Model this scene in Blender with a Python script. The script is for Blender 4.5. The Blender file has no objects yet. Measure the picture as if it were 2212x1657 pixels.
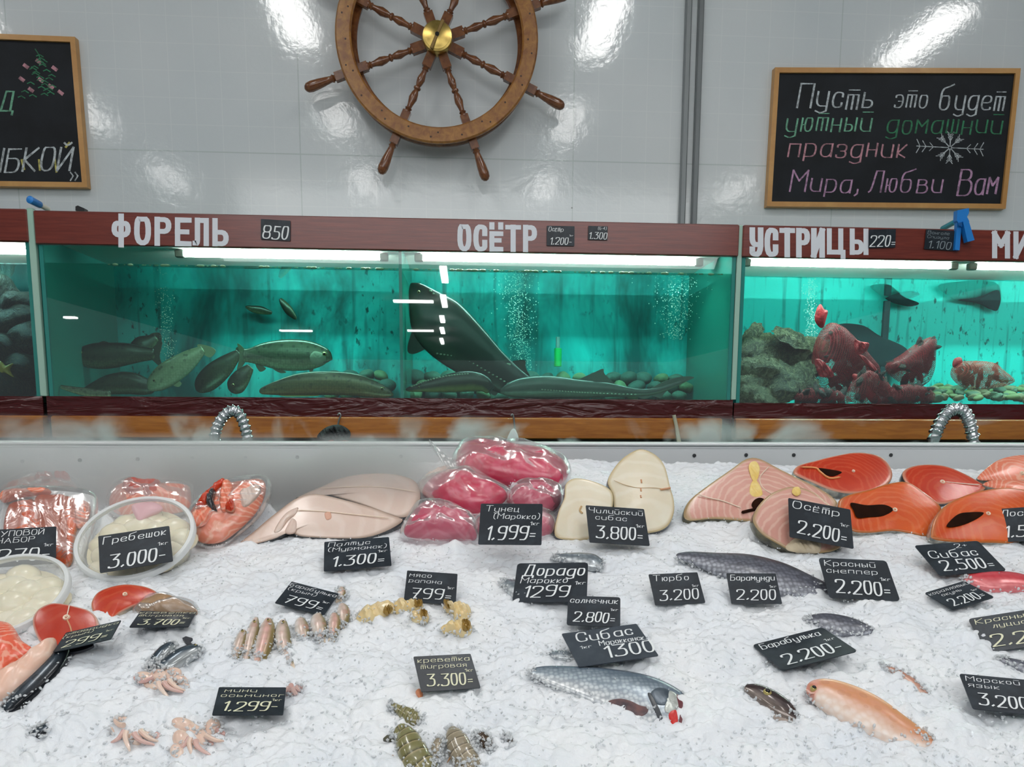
import bpy, math, random
import numpy as np
random.seed(7); rng = np.random.default_rng(7)
sc = bpy.context.scene
COL = sc.collection
# ------------------------------------------------------------------ camera
F, CX, CY = 1650.0, 1106.0, 1105.4
EYE = np.array([0.0, 0.0, 1.5])
def _cam():
    p, y, r = 0.13066, 0.06328, -0.00462
    B = np.array([[1, 0, 0], [0, 0, 1], [0, -1, 0.]])
    cp, sp, cy, sy, cr, sr = math.cos(p), math.sin(p), math.cos(y), math.sin(y), math.cos(r), math.sin(r)
    Rx = np.array([[1, 0, 0], [0, cp, sp], [0, -sp, cp]])
    Rz = np.array([[cy, sy, 0], [-sy, cy, 0], [0, 0, 1]])
    Rr = np.array([[cr, -sr, 0], [sr, cr, 0], [0, 0, 1]])
    return Rz @ Rx @ B @ Rr
M = _cam()
from mathutils import Matrix
cd = bpy.data.cameras.new('camera'); cam = bpy.data.objects.new('camera', cd); COL.objects.link(cam)
mw = np.eye(4); mw[:3, 0] = M[:, 0]; mw[:3, 1] = -M[:, 1]; mw[:3, 2] = -M[:, 2]; mw[:3, 3] = EYE
cam.matrix_world = Matrix(mw.tolist())
cd.sensor_width = 36; cd.lens = F / 2212 * 36; cd.shift_y = (CY - 828.5) / 2212; cd.clip_start = .05; cd.clip_end = 60
sc.camera = cam
def ray(px, py): return M @ np.array([(px - CX) / F, (py - CY) / F, 1.0])
def project(P):
    c = M.T @ (np.asarray(P) - EYE); return np.array([CX + F * c[0] / c[2], CY + F * c[1] / c[2]])
class Pl:                                   # a real plane in the place; call it to get the point seen at a picture position
    def __init__(s, P0, n): s.P0 = np.asarray(P0, float); n = np.asarray(n, float); s.n = n / np.linalg.norm(n)
    def __call__(s, px, py):
        d = ray(px, py); t = np.dot(s.P0 - EYE, s.n) / np.dot(d, s.n); return EYE + d * t
def vy(Y): return Pl((0, Y, 0), (0, -1, 0))
def on_y(px, py, Y): return vy(Y)(px, py)
# ------------------------------------------------------------------ ice bed, smooth base
YB = 1.705
def sstep(a, b, x): t = np.clip((x - a) / (b - a), 0, 1); return t * t * (3 - 2 * t)
def ice_base(X, Y):
    z = 1.116 + (Y - .786) * .295
    z = z - .055 * sstep(-.05, -.75, X) * sstep(1.1, 1.7, Y)
    z = z + .012 * np.sin(X * 3.1 + 1.0) * np.sin(Y * 4.0 + .5)
    return z
def ice_hit(px, py):
    d = ray(px, py); lo, hi = .3, 3.0
    for _ in range(40):
        t = (lo + hi) / 2; P = EYE + d * t
        if P[2] > ice_base(P[0], P[1]): lo = t
        else: hi = t
    return EYE + d * lo
def lean(px, py, elev, az=0.0, lift=0.0, back=0.0):   # plane through the ice under a picture position; elev = tilt of its normal above horizontal
    P = ice_hit(px, py) + np.array([0, back, lift]); e, a = math.radians(elev), math.radians(az)
    return Pl(P, (math.sin(a) * math.cos(e), -math.cos(a) * math.cos(e), math.sin(e)))
# ------------------------------------------------------------------ objects
ORG = {}
def empty(name, label, cat, org, group=None):
    o = bpy.data.objects.new(name, None); COL.objects.link(o); org = np.asarray(org, float)
    o.location = org.tolist(); o.empty_display_size = .02; ORG[o] = org
    return tag(o, label, cat, group)
def tag(o, label, cat, group=None, kind=None):
    if label: o['label'] = label
    if cat: o['category'] = cat
    if group: o['group'] = group
    if kind: o['kind'] = kind
    return o
def obj(name, vf, mat, parent=None, org=None, smooth=True, label=None, attrs=None, sharp=.75):
    v, f = vf[0], vf[1]; v = np.asarray(v, float)
    if parent is not None: org = ORG[parent]
    elif org is None:
        org = v.mean(0); org[2] = v[:, 2].min()
    org = np.asarray(org, float)
    me = bpy.data.meshes.new(name); me.from_pydata((v - org).tolist(), [], [tuple(int(i) for i in q) for q in f])
    if smooth: me.polygons.foreach_set('use_smooth', [True] * len(me.polygons))
    a = dict(vf[2]) if len(vf) > 2 else {}
    if attrs: a.update(attrs)
    for k, val in a.items():
        at = me.attributes.new(k, 'FLOAT', 'POINT'); at.data.foreach_set('value', np.asarray(val, np.float32))
    me.materials.append(mat); me.update()
    if smooth: me.set_sharp_from_angle(angle=sharp)
    o = bpy.data.objects.new(name, me); COL.objects.link(o); ORG[o] = org
    if parent is None: o.location = org.tolist()
    else: o.parent = parent
    if label: o['label'] = label
    return o
def struct(name, vf, mat, smooth=False):
    o = obj(name, vf, mat, smooth=smooth); o['kind'] = 'structure'; return o
def join(*parts):
    V, Fs, A, n = [], [], {}, 0
    for p in parts:
        v = np.asarray(p[0], float); V.append(v); Fs += [tuple(i + n for i in q) for q in p[1]]; n += len(v)
    for k in set().union(*[set(p[2]) for p in parts if len(p) > 2]) if any(len(p) > 2 for p in parts) else ():
        A[k] = np.concatenate([np.asarray(p[2][k]) if len(p) > 2 and k in p[2] else np.zeros(len(p[0])) for p in parts])
    return np.concatenate(V), Fs, A
def box(x0, x1, y0, y1, z0, z1, b=0.0):
    if b <= 0:
        v = [(x, y, z) for x in (x0, x1) for y in (y0, y1) for z in (z0, z1)]
        return np.array(v), [(0, 1, 3, 2), (4, 6, 7, 5), (0, 4, 5, 1), (2, 3, 7, 6), (0, 2, 6, 4), (1, 5, 7, 3)]
    # chamfered box: three rings of an octagon-cornered prism along z
    def ring(d, z): return [(x0 + d, y0 + d + b, z), (x0 + d + b, y0 + d, z), (x1 - d - b, y0 + d, z), (x1 - d, y0 + d + b, z), (x1 - d, y1 - d - b, z), (x1 - d - b, y1 - d, z), (x0 + d + b, y1 - d, z), (x0 + d, y1 - d - b, z)]
    return loft([ring(b, z0), ring(0, z0 + b), ring(0, z1 - b), ring(b, z1)])
def xform(vf, R, t):
    return (np.asarray(vf[0]) @ np.asarray(R).T + np.asarray(t),) + tuple(vf[1:])
def loft(rings, cap=True, closed=True, attrs=None):
    K = len(rings[0]); v = np.concatenate([np.asarray(r, float) for r in rings]); f = []
    for i in range(len(rings) - 1):
        for j in range(K if closed else K - 1):
            a, b = i * K + j, i * K + (j + 1) % K; f.append((a, b, b + K, a + K))
    if cap and closed: f.append(tuple(range(K - 1, -1, -1))); f.append(tuple(range((len(rings) - 1) * K, len(rings) * K)))
    return (v, f, attrs or {})
def frame_of(d):
    d = d / np.linalg.norm(d); u = np.array([0, 0, 1.]) if abs(d[2]) < .9 else np.array([1., 0, 0])
    a = np.cross(u, d); a /= np.linalg.norm(a); return a, np.cross(d, a)
def tube(pts, rad, K=10, cap=True):
    pts = np.asarray(pts, float); n = len(pts); rad = np.full(n, rad) if np.isscalar(rad) else np.asarray(rad); R = []; a = None
    for i in range(n):
        d = pts[min(i + 1, n - 1)] - pts[max(i - 1, 0)]; d /= np.linalg.norm(d) + 1e-12
        if a is None: a, b = frame_of(d)
        else: a = a - d * np.dot(a, d); a /= np.linalg.norm(a); b = np.cross(d, a)
        th = np.arange(K) * 2 * math.pi / K
        R.append(pts[i] + rad[i] * (np.cos(th)[:, None] * a + np.sin(th)[:, None] * b))
    return loft(R, cap)
def lathe(axis0, d, prof, K=24, cap=True):           # prof = [(distance along d, radius)]
    a, b = frame_of(np.asarray(d, float)); d = np.asarray(d, float) / np.linalg.norm(d); th = np.arange(K) * 2 * math.pi / K
    return loft([axis0 + d * s + r * (np.cos(th)[:, None] * a + np.sin(th)[:, None] * b) for s, r in prof], cap)
def sphere(c, r, n=10, m=7, R=None):
    r = np.ones(3) * r; V = []
    for i in range(m + 1):
        t = math.pi * i / m; t = min(max(t, .02), math.pi - .02)
        V.append([(math.sin(t) * math.cos(p), math.sin(t) * math.sin(p), math.cos(t)) for p in np.arange(n) * 2 * math.pi / n])
    v, f, _ = loft(V); v = v * r
    if R is not None: v = v @ np.asarray(R).T
    return v + np.asarray(c), [q[::-1] for q in f]
def smooth_closed(P, n=56):
    P = np.asarray(P, float); m = len(P); out = []
    for i in range(n):
        t = i * m / n; k = int(t); t -= k
        p0, p1, p2, p3 = P[(k - 1) % m], P[k % m], P[(k + 1) % m], P[(k + 2) % m]
        out.append(.5 * (2 * p1 + (p2 - p0) * t + (2 * p0 - 5 * p1 + 4 * p2 - p3) * t * t + (3 * p1 - p0 - 3 * p2 + p3) * t ** 3))
    return np.array(out)
def smooth_open(P, n):
    P = np.asarray(P, float); Q = np.concatenate([[2 * P[0] - P[1]], P, [2 * P[-1] - P[-2]]]); m = len(P) - 1; out = []
    for i in range(n):
        t = i * m / (n - 1); k = min(int(t), m - 1); t -= k; p0, p1, p2, p3 = Q[k:k + 4]
        out.append(.5 * (2 * p1 + (p2 - p0) * t + (2 * p0 - 5 * p1 + 4 * p2 - p3) * t * t + (3 * p1 - p0 - 3 * p2 + p3) * t ** 3))
    return np.array(out)
def noise1(n, seed, amp=1.0, k=5):
    r = np.random.default_rng(seed); t = np.arange(n) * 2 * math.pi / n
    return amp * sum(r.normal() / (i + 1) * np.cos(i * t + r.uniform(0, 6.3)) for i in range(2, 2 + k))
BUR = []                                     # things the loose flakes gather around
SUP = []                                     # undersides that the heaped ice must come up to
def support(v): SUP.append(np.asarray(v, float))
# ------------------------------------------------------------------ materials
def lin(h):
    if not isinstance(h, str): return tuple(h) + ((1.0,) if len(h) == 3 else ())
    c = [int(h[i:i + 2], 16) / 255 for i in (0, 2, 4)]
    return tuple(x / 12.92 if x <= .04045 else ((x + .055) / 1.055) ** 2.4 for x in c) + (1.0,)
class NT:
    def __init__(s, name):
        s.m = bpy.data.materials.new(name); s.m.use_nodes = True; s.t = s.m.node_tree; s.t.nodes.clear()
        s.out = s.t.nodes.new('ShaderNodeOutputMaterial')
    def n(s, typ, ins=None, **props):
        o = s.t.nodes.new('ShaderNode' + typ)
        for k, v in props.items(): setattr(o, k, v)
        for k, v in (ins or {}).items(): s.set(o.inputs[k], v)
        return o
    def set(s, sock, v):
        if hasattr(v, 'bl_idname') and 'Socket' not in v.bl_idname: v = v.outputs[0]
        if hasattr(v, 'is_output'): s.t.links.new(v, sock)
        else: sock.default_value = v
    def coord(s, scale=(1, 1, 1), rot=(0, 0, 0)):
        tc = s.n('TexCoord'); mp = s.n('Mapping', {'Scale': scale, 'Rotation': rot}); s.t.links.new(tc.outputs['Object'], mp.inputs['Vector']); return mp
    def attr(s, name): return s.n('Attribute', attribute_name=name).outputs['Fac']
    def noise(s, scale, vec=None, detail=4, rough=.55, dist=0.0):
        o = s.n('TexNoise', {'Scale': scale, 'Detail': detail, 'Roughness': rough, 'Distortion': dist}); s.set(o.inputs['Vector'], vec if vec is not None else s.coord()); return o.outputs['Fac']
    def ramp(s, fac, stops, interp='LINEAR'):
        o = s.n('ValToRGB'); r = o.color_ramp; r.interpolation = interp
        while len(r.elements) < len(stops): r.elements.new(.5)
        for e, (p, c) in zip(r.elements, stops): e.position = p; e.color = lin(c)
        s.set(o.inputs['Fac'], fac); return o.outputs['Color']
    def mix(s, fac, a, b, blend='MIX'):
        o = s.n('Mix', data_type='RGBA', blend_type=blend); s.set(o.inputs[0], fac); s.set(o.inputs[6], lin(a) if isinstance(a, (str, tuple)) else a); s.set(o.inputs[7], lin(b) if isinstance(b, (str, tuple)) else b); return o.outputs[2]
    def math(s, op, a, b=0.0, clamp=False):
        o = s.n('Math', operation=op); o.use_clamp = clamp; s.set(o.inputs[0], a); s.set(o.inputs[1], b); return o.outputs[0]
    def bump(s, h, strength=.3, dist=.002, prev=None):
        o = s.n('Bump', {'Strength': strength, 'Distance': dist, 'Height': h})
        if prev is not None: s.set(o.inputs['Normal'], prev)
        return o.outputs[0]
    def bsdf(s, color, rough=.5, metal=0.0, normal=None, **kw):
        o = s.n('BsdfPrincipled'); s.set(o.inputs['Base Color'], lin(color) if isinstance(color, (str, tuple)) else color); s.set(o.inputs['Roughness'], rough); s.set(o.inputs['Metallic'], metal)
        if normal is not None: s.set(o.inputs['Normal'], normal)
        for k, v in kw.items(): s.set(o.inputs[k.replace('_', ' ')], v)
        return o
    def done(s, shader, vol=None):
        if shader is not None: s.set(s.out.inputs['Surface'], shader)
        if vol is not None: s.set(s.out.inputs['Volume'], vol)
        return s.m
def plain(name, c, rough=.5, metal=0.0, bump=None, c2=None, nscale=30, **kw):
    t = NT(name); col = c
    if c2: col = t.ramp(t.noise(nscale), [(.3, c), (.7, c2)])
    nm = t.bump(t.noise(bump[0]), bump[1], bump[2]) if bump else None
    return t.done(t.bsdf(col, rough, metal, nm, **kw))
# ------------------------------------------------------------------ hand lettering: strokes on a small grid, drawn with a broad nib
GL = {
'А': '003A60 1444', 'Б': '5A0A00 ~06565000', 'В': '000A ~0A5A5606 ~06666000', 'Г': '000A5A', 'Д': '0w00606w 102A5A50', 'Е': '5A0A0050 0545',
'Ё': '5A0A0050 0545 1C1D 4C4D', 'З': '~080A5A5525 ~2555500002', 'И': '0A005A50', 'Й': '0A005A50 ~1C2B3B4C', 'К': '000A 5A0550', 'Л': '~00112A 2A5A50', 'М': '000A356A60',
'Н': '000A 505A 0555', 'О': '~2A0A00505A2A', 'П': '000A5A50', 'Р': '000A ~0A5A5505', 'С': '~575A0A005053', 'Т': '303A 0A6A', 'У': '0A35 6A10', 'Ф': '3z3B ~380803636838',
'Х': '006A 0A60', 'Ц': '0A00606w 5A50', 'Ч': '~0A0555 5A50', 'Ш': '0A00606A 3A30', 'Ы': '0A00 ~05454000 6A60', 'Ь': '0A00 ~05555000', 'Э': '~080A5A500002 2555', 'Ю': '000A 0525 ~4A2A20606A4A', 'Я': '505A ~5A0A0555 2500',
'0': '~2A0A00404A2A', '1': '082A20', '2': '~080A5A5600 0050', '3': '0A5A26 ~2656500001', '4': '404A0363', '5': '5A1A16 ~1656500001', '6': '~5A0A00505505', '7': '0A5A20 1545', '8': '~2A0A05555A2A ~250500505525', '9': '~55050A5A55 ~5A5010',
'.': '0011', '=': '0434 0232', '-': '0434', '(': '~2B09012z', ')': '~0B29210z', '+': '0545 2327', ',': '111z0w', 
'а': '~4606004046 4640', 'б': '~260600404626 ~03093A5B', 'д': '~4606004046 464w ~4w2v0w', 'е': '~03434606004041', 'у': '~060040 464w ~4w2v0w', 'р': '0w06 ~06464000', 'т': '00062620 264640 0848', 'п': '00064640', 'и': '~060040 4640', 'й': '~060040 4640 0949', 'г': '000636', 'к': '0006 360230',
'Q': '',
# drawn forms of the bold cut-out letters
'sЁ': '57070050 0444 0A0B 5A5B', 'sЛ': '~0010151A 1A5A50', 'sУ': '~0A0454 5A5 ~5A500002', }
def _pt(s):
    y = {'z': -1, 'w': -2, 'v': -3, 'B': 11, 'C': 12, 'D': 13, 'A': 10}
    return (int(s[0], 16), y[s[1]] if s[1] in y else int(s[1]))
def _chaikin(P, it=2):
    P = [np.array(p, float) for p in P]
    for _ in range(it):
        Q = [P[0]]
        for a, b in zip(P[:-1], P[1:]): Q += [a * .75 + b * .25, a * .25 + b * .75]
        P = Q + [P[-1]]
    return P
GC = {}
def glyph(ch):
    if ch in GC: return GC[ch]
    key, s = ch, 1.0
    if key not in GL: key, s = ch.upper(), .62
    S = []
    for st in GL.get(key, '').split():
        sm = st[0] == '~'; st = st.lstrip('~'); P = [_pt(st[i:i + 2]) for i in range(0, len(st) - 1, 2)]
        P = _chaikin(P) if sm else [np.array(p, float) for p in P]
        S.append([p * np.array([s * 1.1 if s < 1 else 1, s]) for p in P])
    w = max([p[0] for q in S for p in q], default=2.5)
    GC[ch] = (S, w); return GC[ch]
def ribbon(P, w, nib=0.0, sq=False):
    P = [P[0]] + [b for a, b in zip(P[:-1], P[1:]) if np.linalg.norm(b - a) > 1e-6]; n = len(P)
    if n < 2: return [], []
    P = np.array(P, float); D = np.diff(P, axis=0); D /= np.linalg.norm(D, axis=1)[:, None]; ext = w * (.5 if sq else .25)
    closed = np.linalg.norm(P[0] - P[-1]) < 1e-6
    if not closed: P[0] -= D[0] * ext; P[-1] += D[-1] * ext
    V = []
    for i in range(n):
        a = D[i - 1] if (i > 0 or closed) else D[0]; b = D[i] if i < n - 1 else (D[0] if closed else D[-1])
        t = a + b; L = np.linalg.norm(t); t = t / L if L > .3 else b; nn = np.array([-t[1], t[0]])
        k = 1 / max(.55, np.dot(nn, np.array([-b[1], b[0]]))); ww = w * (1 - nib + nib * abs(t[1])) * k / 2
        V += [P[i] + nn * ww, P[i] - nn * ww]
    return V, [(2 * i, 2 * i + 1, 2 * i + 3, 2 * i + 2) for i in range(n - 1)]
def _split(Q):
    Q = [Q[0]] + [b for a, b in zip(Q[:-1], Q[1:]) if np.linalg.norm(b - a) > 1e-6]; out, cur = [], [Q[0]]
    for i in range(1, len(Q)):
        cur.append(Q[i])
        if i < len(Q) - 1:
            a, b = Q[i] - Q[i - 1], Q[i + 1] - Q[i]
            if a @ b < -.15 * np.linalg.norm(a) * np.linalg.norm(b): out.append(cur); cur = [Q[i]]
    return out + [cur]
def text2d(s, x, y, h, width=None, w=.09, nib=.45, slant=.15, gap=2.0, sq=False, jit=0.0, wid=1.0, chars=None):
    """strokes of a line of text: baseline start x, y (y up), cap height h, stroke width w*h -> list of (verts, faces)"""
    st, adv = [], 0.0; u = h / 10; rr = np.random.default_rng(abs(hash_s(s)) % 9999)
    for ch in (chars or s):
        if ch == ' ': adv += 3.5; continue
        S, gw = glyph(ch); dy = rr.normal() * jit
        st += [[np.array([(p[0] * wid + adv), p[1] + dy]) for p in q] for q in S]; adv += gw * wid + gap
    tot = max(adv - gap, .1); sx = (width / (tot * u)) if width else 1.0; out = []
    for q in st:
        Q = [np.array([x + p[0] * u * sx + slant * p[1] * u, y + p[1] * u]) for p in q]; out += [ribbon(s_, w * h, nib, sq) for s_ in _split(Q)]
    return out
def hash_s(s):
    h = 7
    for c in s: h = (h * 31 + ord(c)) % 1000003
    return h
def lettering(parts, f3):                     # flat strokes -> mesh on a surface through f3(x, y)
    V, Fs = [], []; q = parts[0][0][0]; a = f3(*q); nn = np.cross(f3(q[0] + 1e-3, q[1]) - a, f3(q[0], q[1] + 1e-3) - a); nn /= np.linalg.norm(nn)
    for k, (v, f) in enumerate(parts):
        n = len(V); V += [f3(*p) + nn * (.00005 * (k % 9)) for p in v]; Fs += [tuple(i + n for i in q) for q in f]
    return np.array(V), Fs
# ------------------------------------------------------------------ the room
YW, YT = 3.25, 2.60
XA = on_y(645, 200, YW)[0]; XB = on_y(1240, 200, YW)[0]; TS = (XB - XA) / 11
ZS = on_y(1000, 342, YW)[2]
def m_tile():
    t = NT('glazed_tile'); c = t.n('TexCoord'); sp = t.n('SeparateXYZ'); t.t.links.new(c.outputs['Object'], sp.inputs[0])
    def line(v, off, period, lo):
        a = t.math('FRACT', t.math('DIVIDE', t.math('SUBTRACT', v, off), period)); a = t.math('ABSOLUTE', t.math('SUBTRACT', a, .5))
        o = t.n('MapRange', {'Value': a, 'From Min': lo, 'From Max': .5}); o.interpolation_type = 'SMOOTHSTEP'; return o.outputs[0]
    gx, gz = line(sp.outputs[0], XA, TS, .475), line(sp.outputs[2], ZS, TS, .475)
    sx, sz = line(sp.outputs[0], XA, TS * 11, .4966), line(sp.outputs[2], ZS, TS * 20, .498)
    g = t.math('MAXIMUM', gx, gz); s_ = t.math('MAXIMUM', sx, sz)
    big = t.noise(1.3, c.outputs['Object'], 2); base = t.ramp(big, [(.3, 'cfd7da'), (.7, 'dde2e3')])
    col = t.mix(t.math('MULTIPLY', g, .26), base, 'f2f5f3'); col = t.mix(t.math('MULTIPLY', s_, .55), col, '9fb0ac')
    vo = t.n('TexVoronoi', {'Scale': 4.2}); t.t.links.new(c.outputs['Object'], vo.inputs['Vector']); sk = t.math('LESS_THAN', vo.outputs['Distance'], .018)
    col = t.mix(t.math('MULTIPLY', sk, .75), col, '3c3a38')
    b1 = t.bump(t.noise(34, c.outputs['Object'], 3), .16, .004); b2 = t.bump(t.math('MAXIMUM', g, s_), -.9, .0025, b1)
    return t.done(t.bsdf(col, .09, 0, b2, Coat_Weight=.2))
def wood(name, dark, light, stretch=(3, 3, 40), scale=6, rough=.3, knots=None, contrast=(.3, .7), coat=.3):
    t = NT(name); v = t.coord(stretch); n1 = t.noise(scale, v, 6, .6, .6); col = t.ramp(n1, [(contrast[0], dark), (contrast[1], light)])
    v2 = t.coord((1, 1, 1)); col = t.mix(t.math('MULTIPLY', t.noise(2.2, v2, 2), .5), col, dark)
    if knots:
        vo = t.n('TexVoronoi', {'Scale': 5.5, 'Randomness': 1.0}); t.set(vo.inputs['Vector'], t.coord((1, .1, 1.3)))
        col = t.mix(t.ramp(vo.outputs['Distance'], [(.03, 'ffffff'), (.09, '000000')]), col, knots)
    return t.done(t.bsdf(col, rough, 0, t.bump(n1, .12, .002), Coat_Weight=coat, Coat_Roughness=.15))
struct('wall_back', box(-7, 8, YW, YW + .1, -.02, 4.4), m_tile()).location
W0 = bpy.data.objects['wall_back']
def recenter(o):                               # keep texture space in world metres: origin at the world origin
    off = np.array(o.location); o.data.transform(Matrix.Translation(off.tolist())); o.location = (0, 0, 0); ORG[o] = np.zeros(3)
recenter(W0)
t = NT('floor_tile'); v = t.coord(); br = t.n('TexBrick', {'Vector': v, 'Color1': lin('55544f'), 'Color2': lin('4c4b47'), 'Mortar': lin('5c5b58'), 'Scale': 1.6}, offset=0.0)
struct('floor', box(-9, 10, -32, YW, -.1, 0), t.done(t.bsdf(br.outputs[0], .3)))
struct('ceiling', box(-9, 10, -32, YW + .1, 3.9, 4.0), plain('ceiling_white', 'c9cccd', .8))
steel_g = plain('painted_grey_metal', '7f8486', .45, .35)
for k, (a, b) in enumerate((((1479, 1465), (1489, 1480)), ((1506, 1491), (1517.5, 1503)))):
    xa = (on_y(a[0], 0, YW)[0] + on_y(a[1], 485, YW)[0]) / 2; xb = (on_y(b[0], 0, YW)[0] + on_y(b[1], 485, YW)[0]) / 2
    struct('trim_%d' % (k + 1), box(xa, xb, YW - .025, YW - .0005, .9, 3.9, .004), plain('post_grey', '74797b' if k else '83888a', .4, .3))
# ceiling lights: long fixtures in rows (their reflections show on the tiles and the tank glass)
ZC = 3.9
def tube_light(name, label, x0, x1, y0, y1, power, em, group):
    org = ((x0 + x1) / 2, (y0 + y1) / 2, ZC - .08)
    r = empty(name, label, 'ceiling light', org, group)
    obj('housing', box(x0 - .03, x1 + .03, y0 - .03, y1 + .03, ZC - .035, ZC - .0005, .006), plain('fixture_white', 'e5e6e6', .4), r)
    t = NT('tube_glow'); t.done(t.n('Emission', {'Color': (1, .985, .96, 1), 'Strength': em}))
    obj('diffuser', box(x0, x1, y0, y1, ZC - .08, ZC - .035, .006), t.m, r)
    return r
for i, x in enumerate((-3.0, -1.02, .86, 2.9)):
    for j, y in enumerate((1.5, -.1, -1.9)):
        tube_light('ceiling_light', 'long white fluorescent fixture on the ceiling above the fish counter', x - .10, x + .10, y - .36, y + .36, 0, (17, 9, 9)[j], 'fixtures over the counter')
def mirrored(px, py, z):                       # where the tank glass mirrors the ceiling
    d = ray(px, py); t = YT / d[1]; P = EYE + d * t; d = np.array([d[0], -d[1], d[2]]); return P + d * ((z - P[2]) / d[2])
for px, y0, y1 in ((957, 580, 612), (957, 641, 665), (954, 685, 698), (954, 710, 722), (953, 733, 744)):
    a, b = mirrored(px, y0, 3.82), mirrored(px, y1, 3.82)
    tube_light('ceiling_light', 'fluorescent fixture in the long row down the middle of the shop', a[0] - .06, a[0] + .06, b[1], a[1], 0, 26, 'fixtures over the shop floor')
for x0, x1, y in ((850, 946, 653), (880, 944, 716), (605, 680, 716), (140, 172, 688)):
    a, b = mirrored(x0, y, 3.82), mirrored(x1, y, 3.82)
    tube_light('ceiling_light', 'fluorescent fixture set crosswise on the shop ceiling', a[0], b[0] - .1, a[1] - .09, a[1] + .09, 0, 22, 'crosswise fixtures over the shop floor')
def area(name, loc, rot, sx, sy, power, col=(1, 1, 1)):
    l = bpy.data.lights.new(name, 'AREA'); l.shape = 'RECTANGLE'; l.size = sx; l.size_y = sy; l.energy = power; l.color = col
    o = bpy.data.objects.new(name, l); COL.objects.link(o); o.location = loc; o.rotation_euler = rot; return o
area('counter_lamp', (.15, 1.0, 3.0), (math.radians(-3), 0, 0), 3.2, .9, 5.5, (1, .985, .97))
area('shop_lamp', (.1, -1.6, 3.2), (math.radians(38), 0, 0), 4.5, 1.2, 50, (.97, .99, 1))
w = bpy.data.worlds.new('shop_air'); w.use_nodes = True; sc.world = w
w.node_tree.nodes['Background'].inputs[0].default_value = (.80, .88, .95, 1); w.node_tree.nodes['Background'].inputs[1].default_value = .34
# ------------------------------------------------------------------ ship's wheel
wheel_c = np.array((945.0, 84.0)); YR = 3.14
C0 = on_y(*wheel_c, YR); S = np.linalg.norm(on_y(946, 84, YR) - on_y(945, 84, YR))
wl = wood('wheel_wood', '7a4a20', 'b98238', (4, 4, 4), 9, .3, coat=.3); wd = wood('wheel_turned_wood', '5a3018', '8f5a30', (5, 5, 5), 9, .25, coat=.4)
brass = plain('brass', 'a98f4e', .28, .9, (60, .1, .001), 'c6ab62', 40)
WH = empty('ship_wheel', 'large wooden ship steering wheel with brass hub hanging on the white tiled wall', 'ship wheel', (C0[0], YW, C0[2]))
def ringmesh(r0, r1, y0, y1, b=.006, K=96):
    th = np.arange(K) * 2 * math.pi / K; prof = [(r0 + b, y0), (r1 - b, y0), (r1, y0 + b), (r1, y1 - b), (r1 - b, y1), (r0 + b, y1), (r0, y1 - b), (r0, y0 + b)]
    v = np.array([[C0[0] + r * math.cos(a), y, C0[2] + r * math.sin(a)] for a in th for r, y in prof]); n = len(prof)
    return v, [(i * n + j, i * n + (j + 1) % n, ((i + 1) % K) * n + (j + 1) % n, ((i + 1) % K) * n + j) for i in range(K) for j in range(n)]
obj('front_rim', ringmesh(184 * S, 218 * S, YR - .022, YR - .002), wl, WH)
obj('rear_rim', ringmesh(176 * S, 214 * S, YR + .034, YR + .058), wd, WH)
ax = np.array([0, 1.0, 0])
obj('stud_row', join(*[lathe(C0 + np.array([math.cos(a) * (201 + d) * S, -.0215, math.sin(a) * (201 + d) * S]), -ax, [(0, 2.2 * S), (.0012, 2 * S), (.0016, .3 * S)], 8) for i in range(32) for a, d in ((i * math.pi / 16 + .06 * (i % 3), (-5, 5)[i % 2]),)]), plain('dark_peg', '3a1e0c', .5), WH, label='dark wooden pegs in the rim')
for k in range(8):
    a = math.radians(22.5 + 45 * k - 2.2); d = np.array([math.cos(a), 0, math.sin(a)]); q = np.array([-math.sin(a), 0, math.cos(a)]); c = C0 + np.array([0, .016, 0])
    def blk(r0, r1, hw):
        P = [(s, t_, u) for s in (r0, r1) for t_, u in ((-1, -1), (1, -1), (1, 1), (-1, 1))]
        return np.array([c + d * s * S + q * t_ * hw * S + ax * u * .013 for s, t_, u in P]), [(0, 1, 2, 3), (7, 6, 5, 4), (0, 4, 5, 1), (1, 5, 6, 2), (2, 6, 7, 3), (3, 7, 4, 0)]
    prof = [(58, 8.5), (60, 9), (63, 6), (66, 8), (69, 5.5), (76, 6), (88, 9), (98, 7), (104, 5), (107, 8), (110, 8), (113, 5), (120, 7.5), (132, 9.5), (146, 6), (152, 5.5), (155, 8), (158, 6), (161, 8.5), (164, 8)]
    hp = [(236, 8), (239, 6), (242, 9), (246, 6.5), (256, 8), (275, 10.5), (292, 11.5), (301, 10), (306, 6), (308, .5)]
    sp_ = obj('spoke', join(blk(20, 60, 10), blk(162, 237, 9), lathe(c, d, [(s * S, r * S) for s, r in prof], 14)), wd, WH)
    obj('handle', lathe(c, d, [(s * S, r * S) for s, r in hp], 14), wd, sp_)
hub = obj('hub', lathe(C0 + ax * .03, -ax, [(0, 30 * S), (.05, 33 * S), (.056, 31 * S), (.058, 27 * S), (.060, 27 * S), (.062, 22 * S), (.067, 12 * S), (.068, .5 * S)], 48), brass, WH, label='round brass hub')
obj('wooden_bar', xform(box(-.006, .006, -.005, .004, -32 * S, 32 * S, .002), Matrix.Rotation(math.radians(24), 3, 'Y'), C0 - ax * .036), plain('bar_wood', '8a6d33', .4), hub)
obj('keyhole', lathe(C0 - ax * .041, -ax, [(0, .008), (.001, .0075)], 16), plain('black_hole', '0c0a08', .8), hub)
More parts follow.
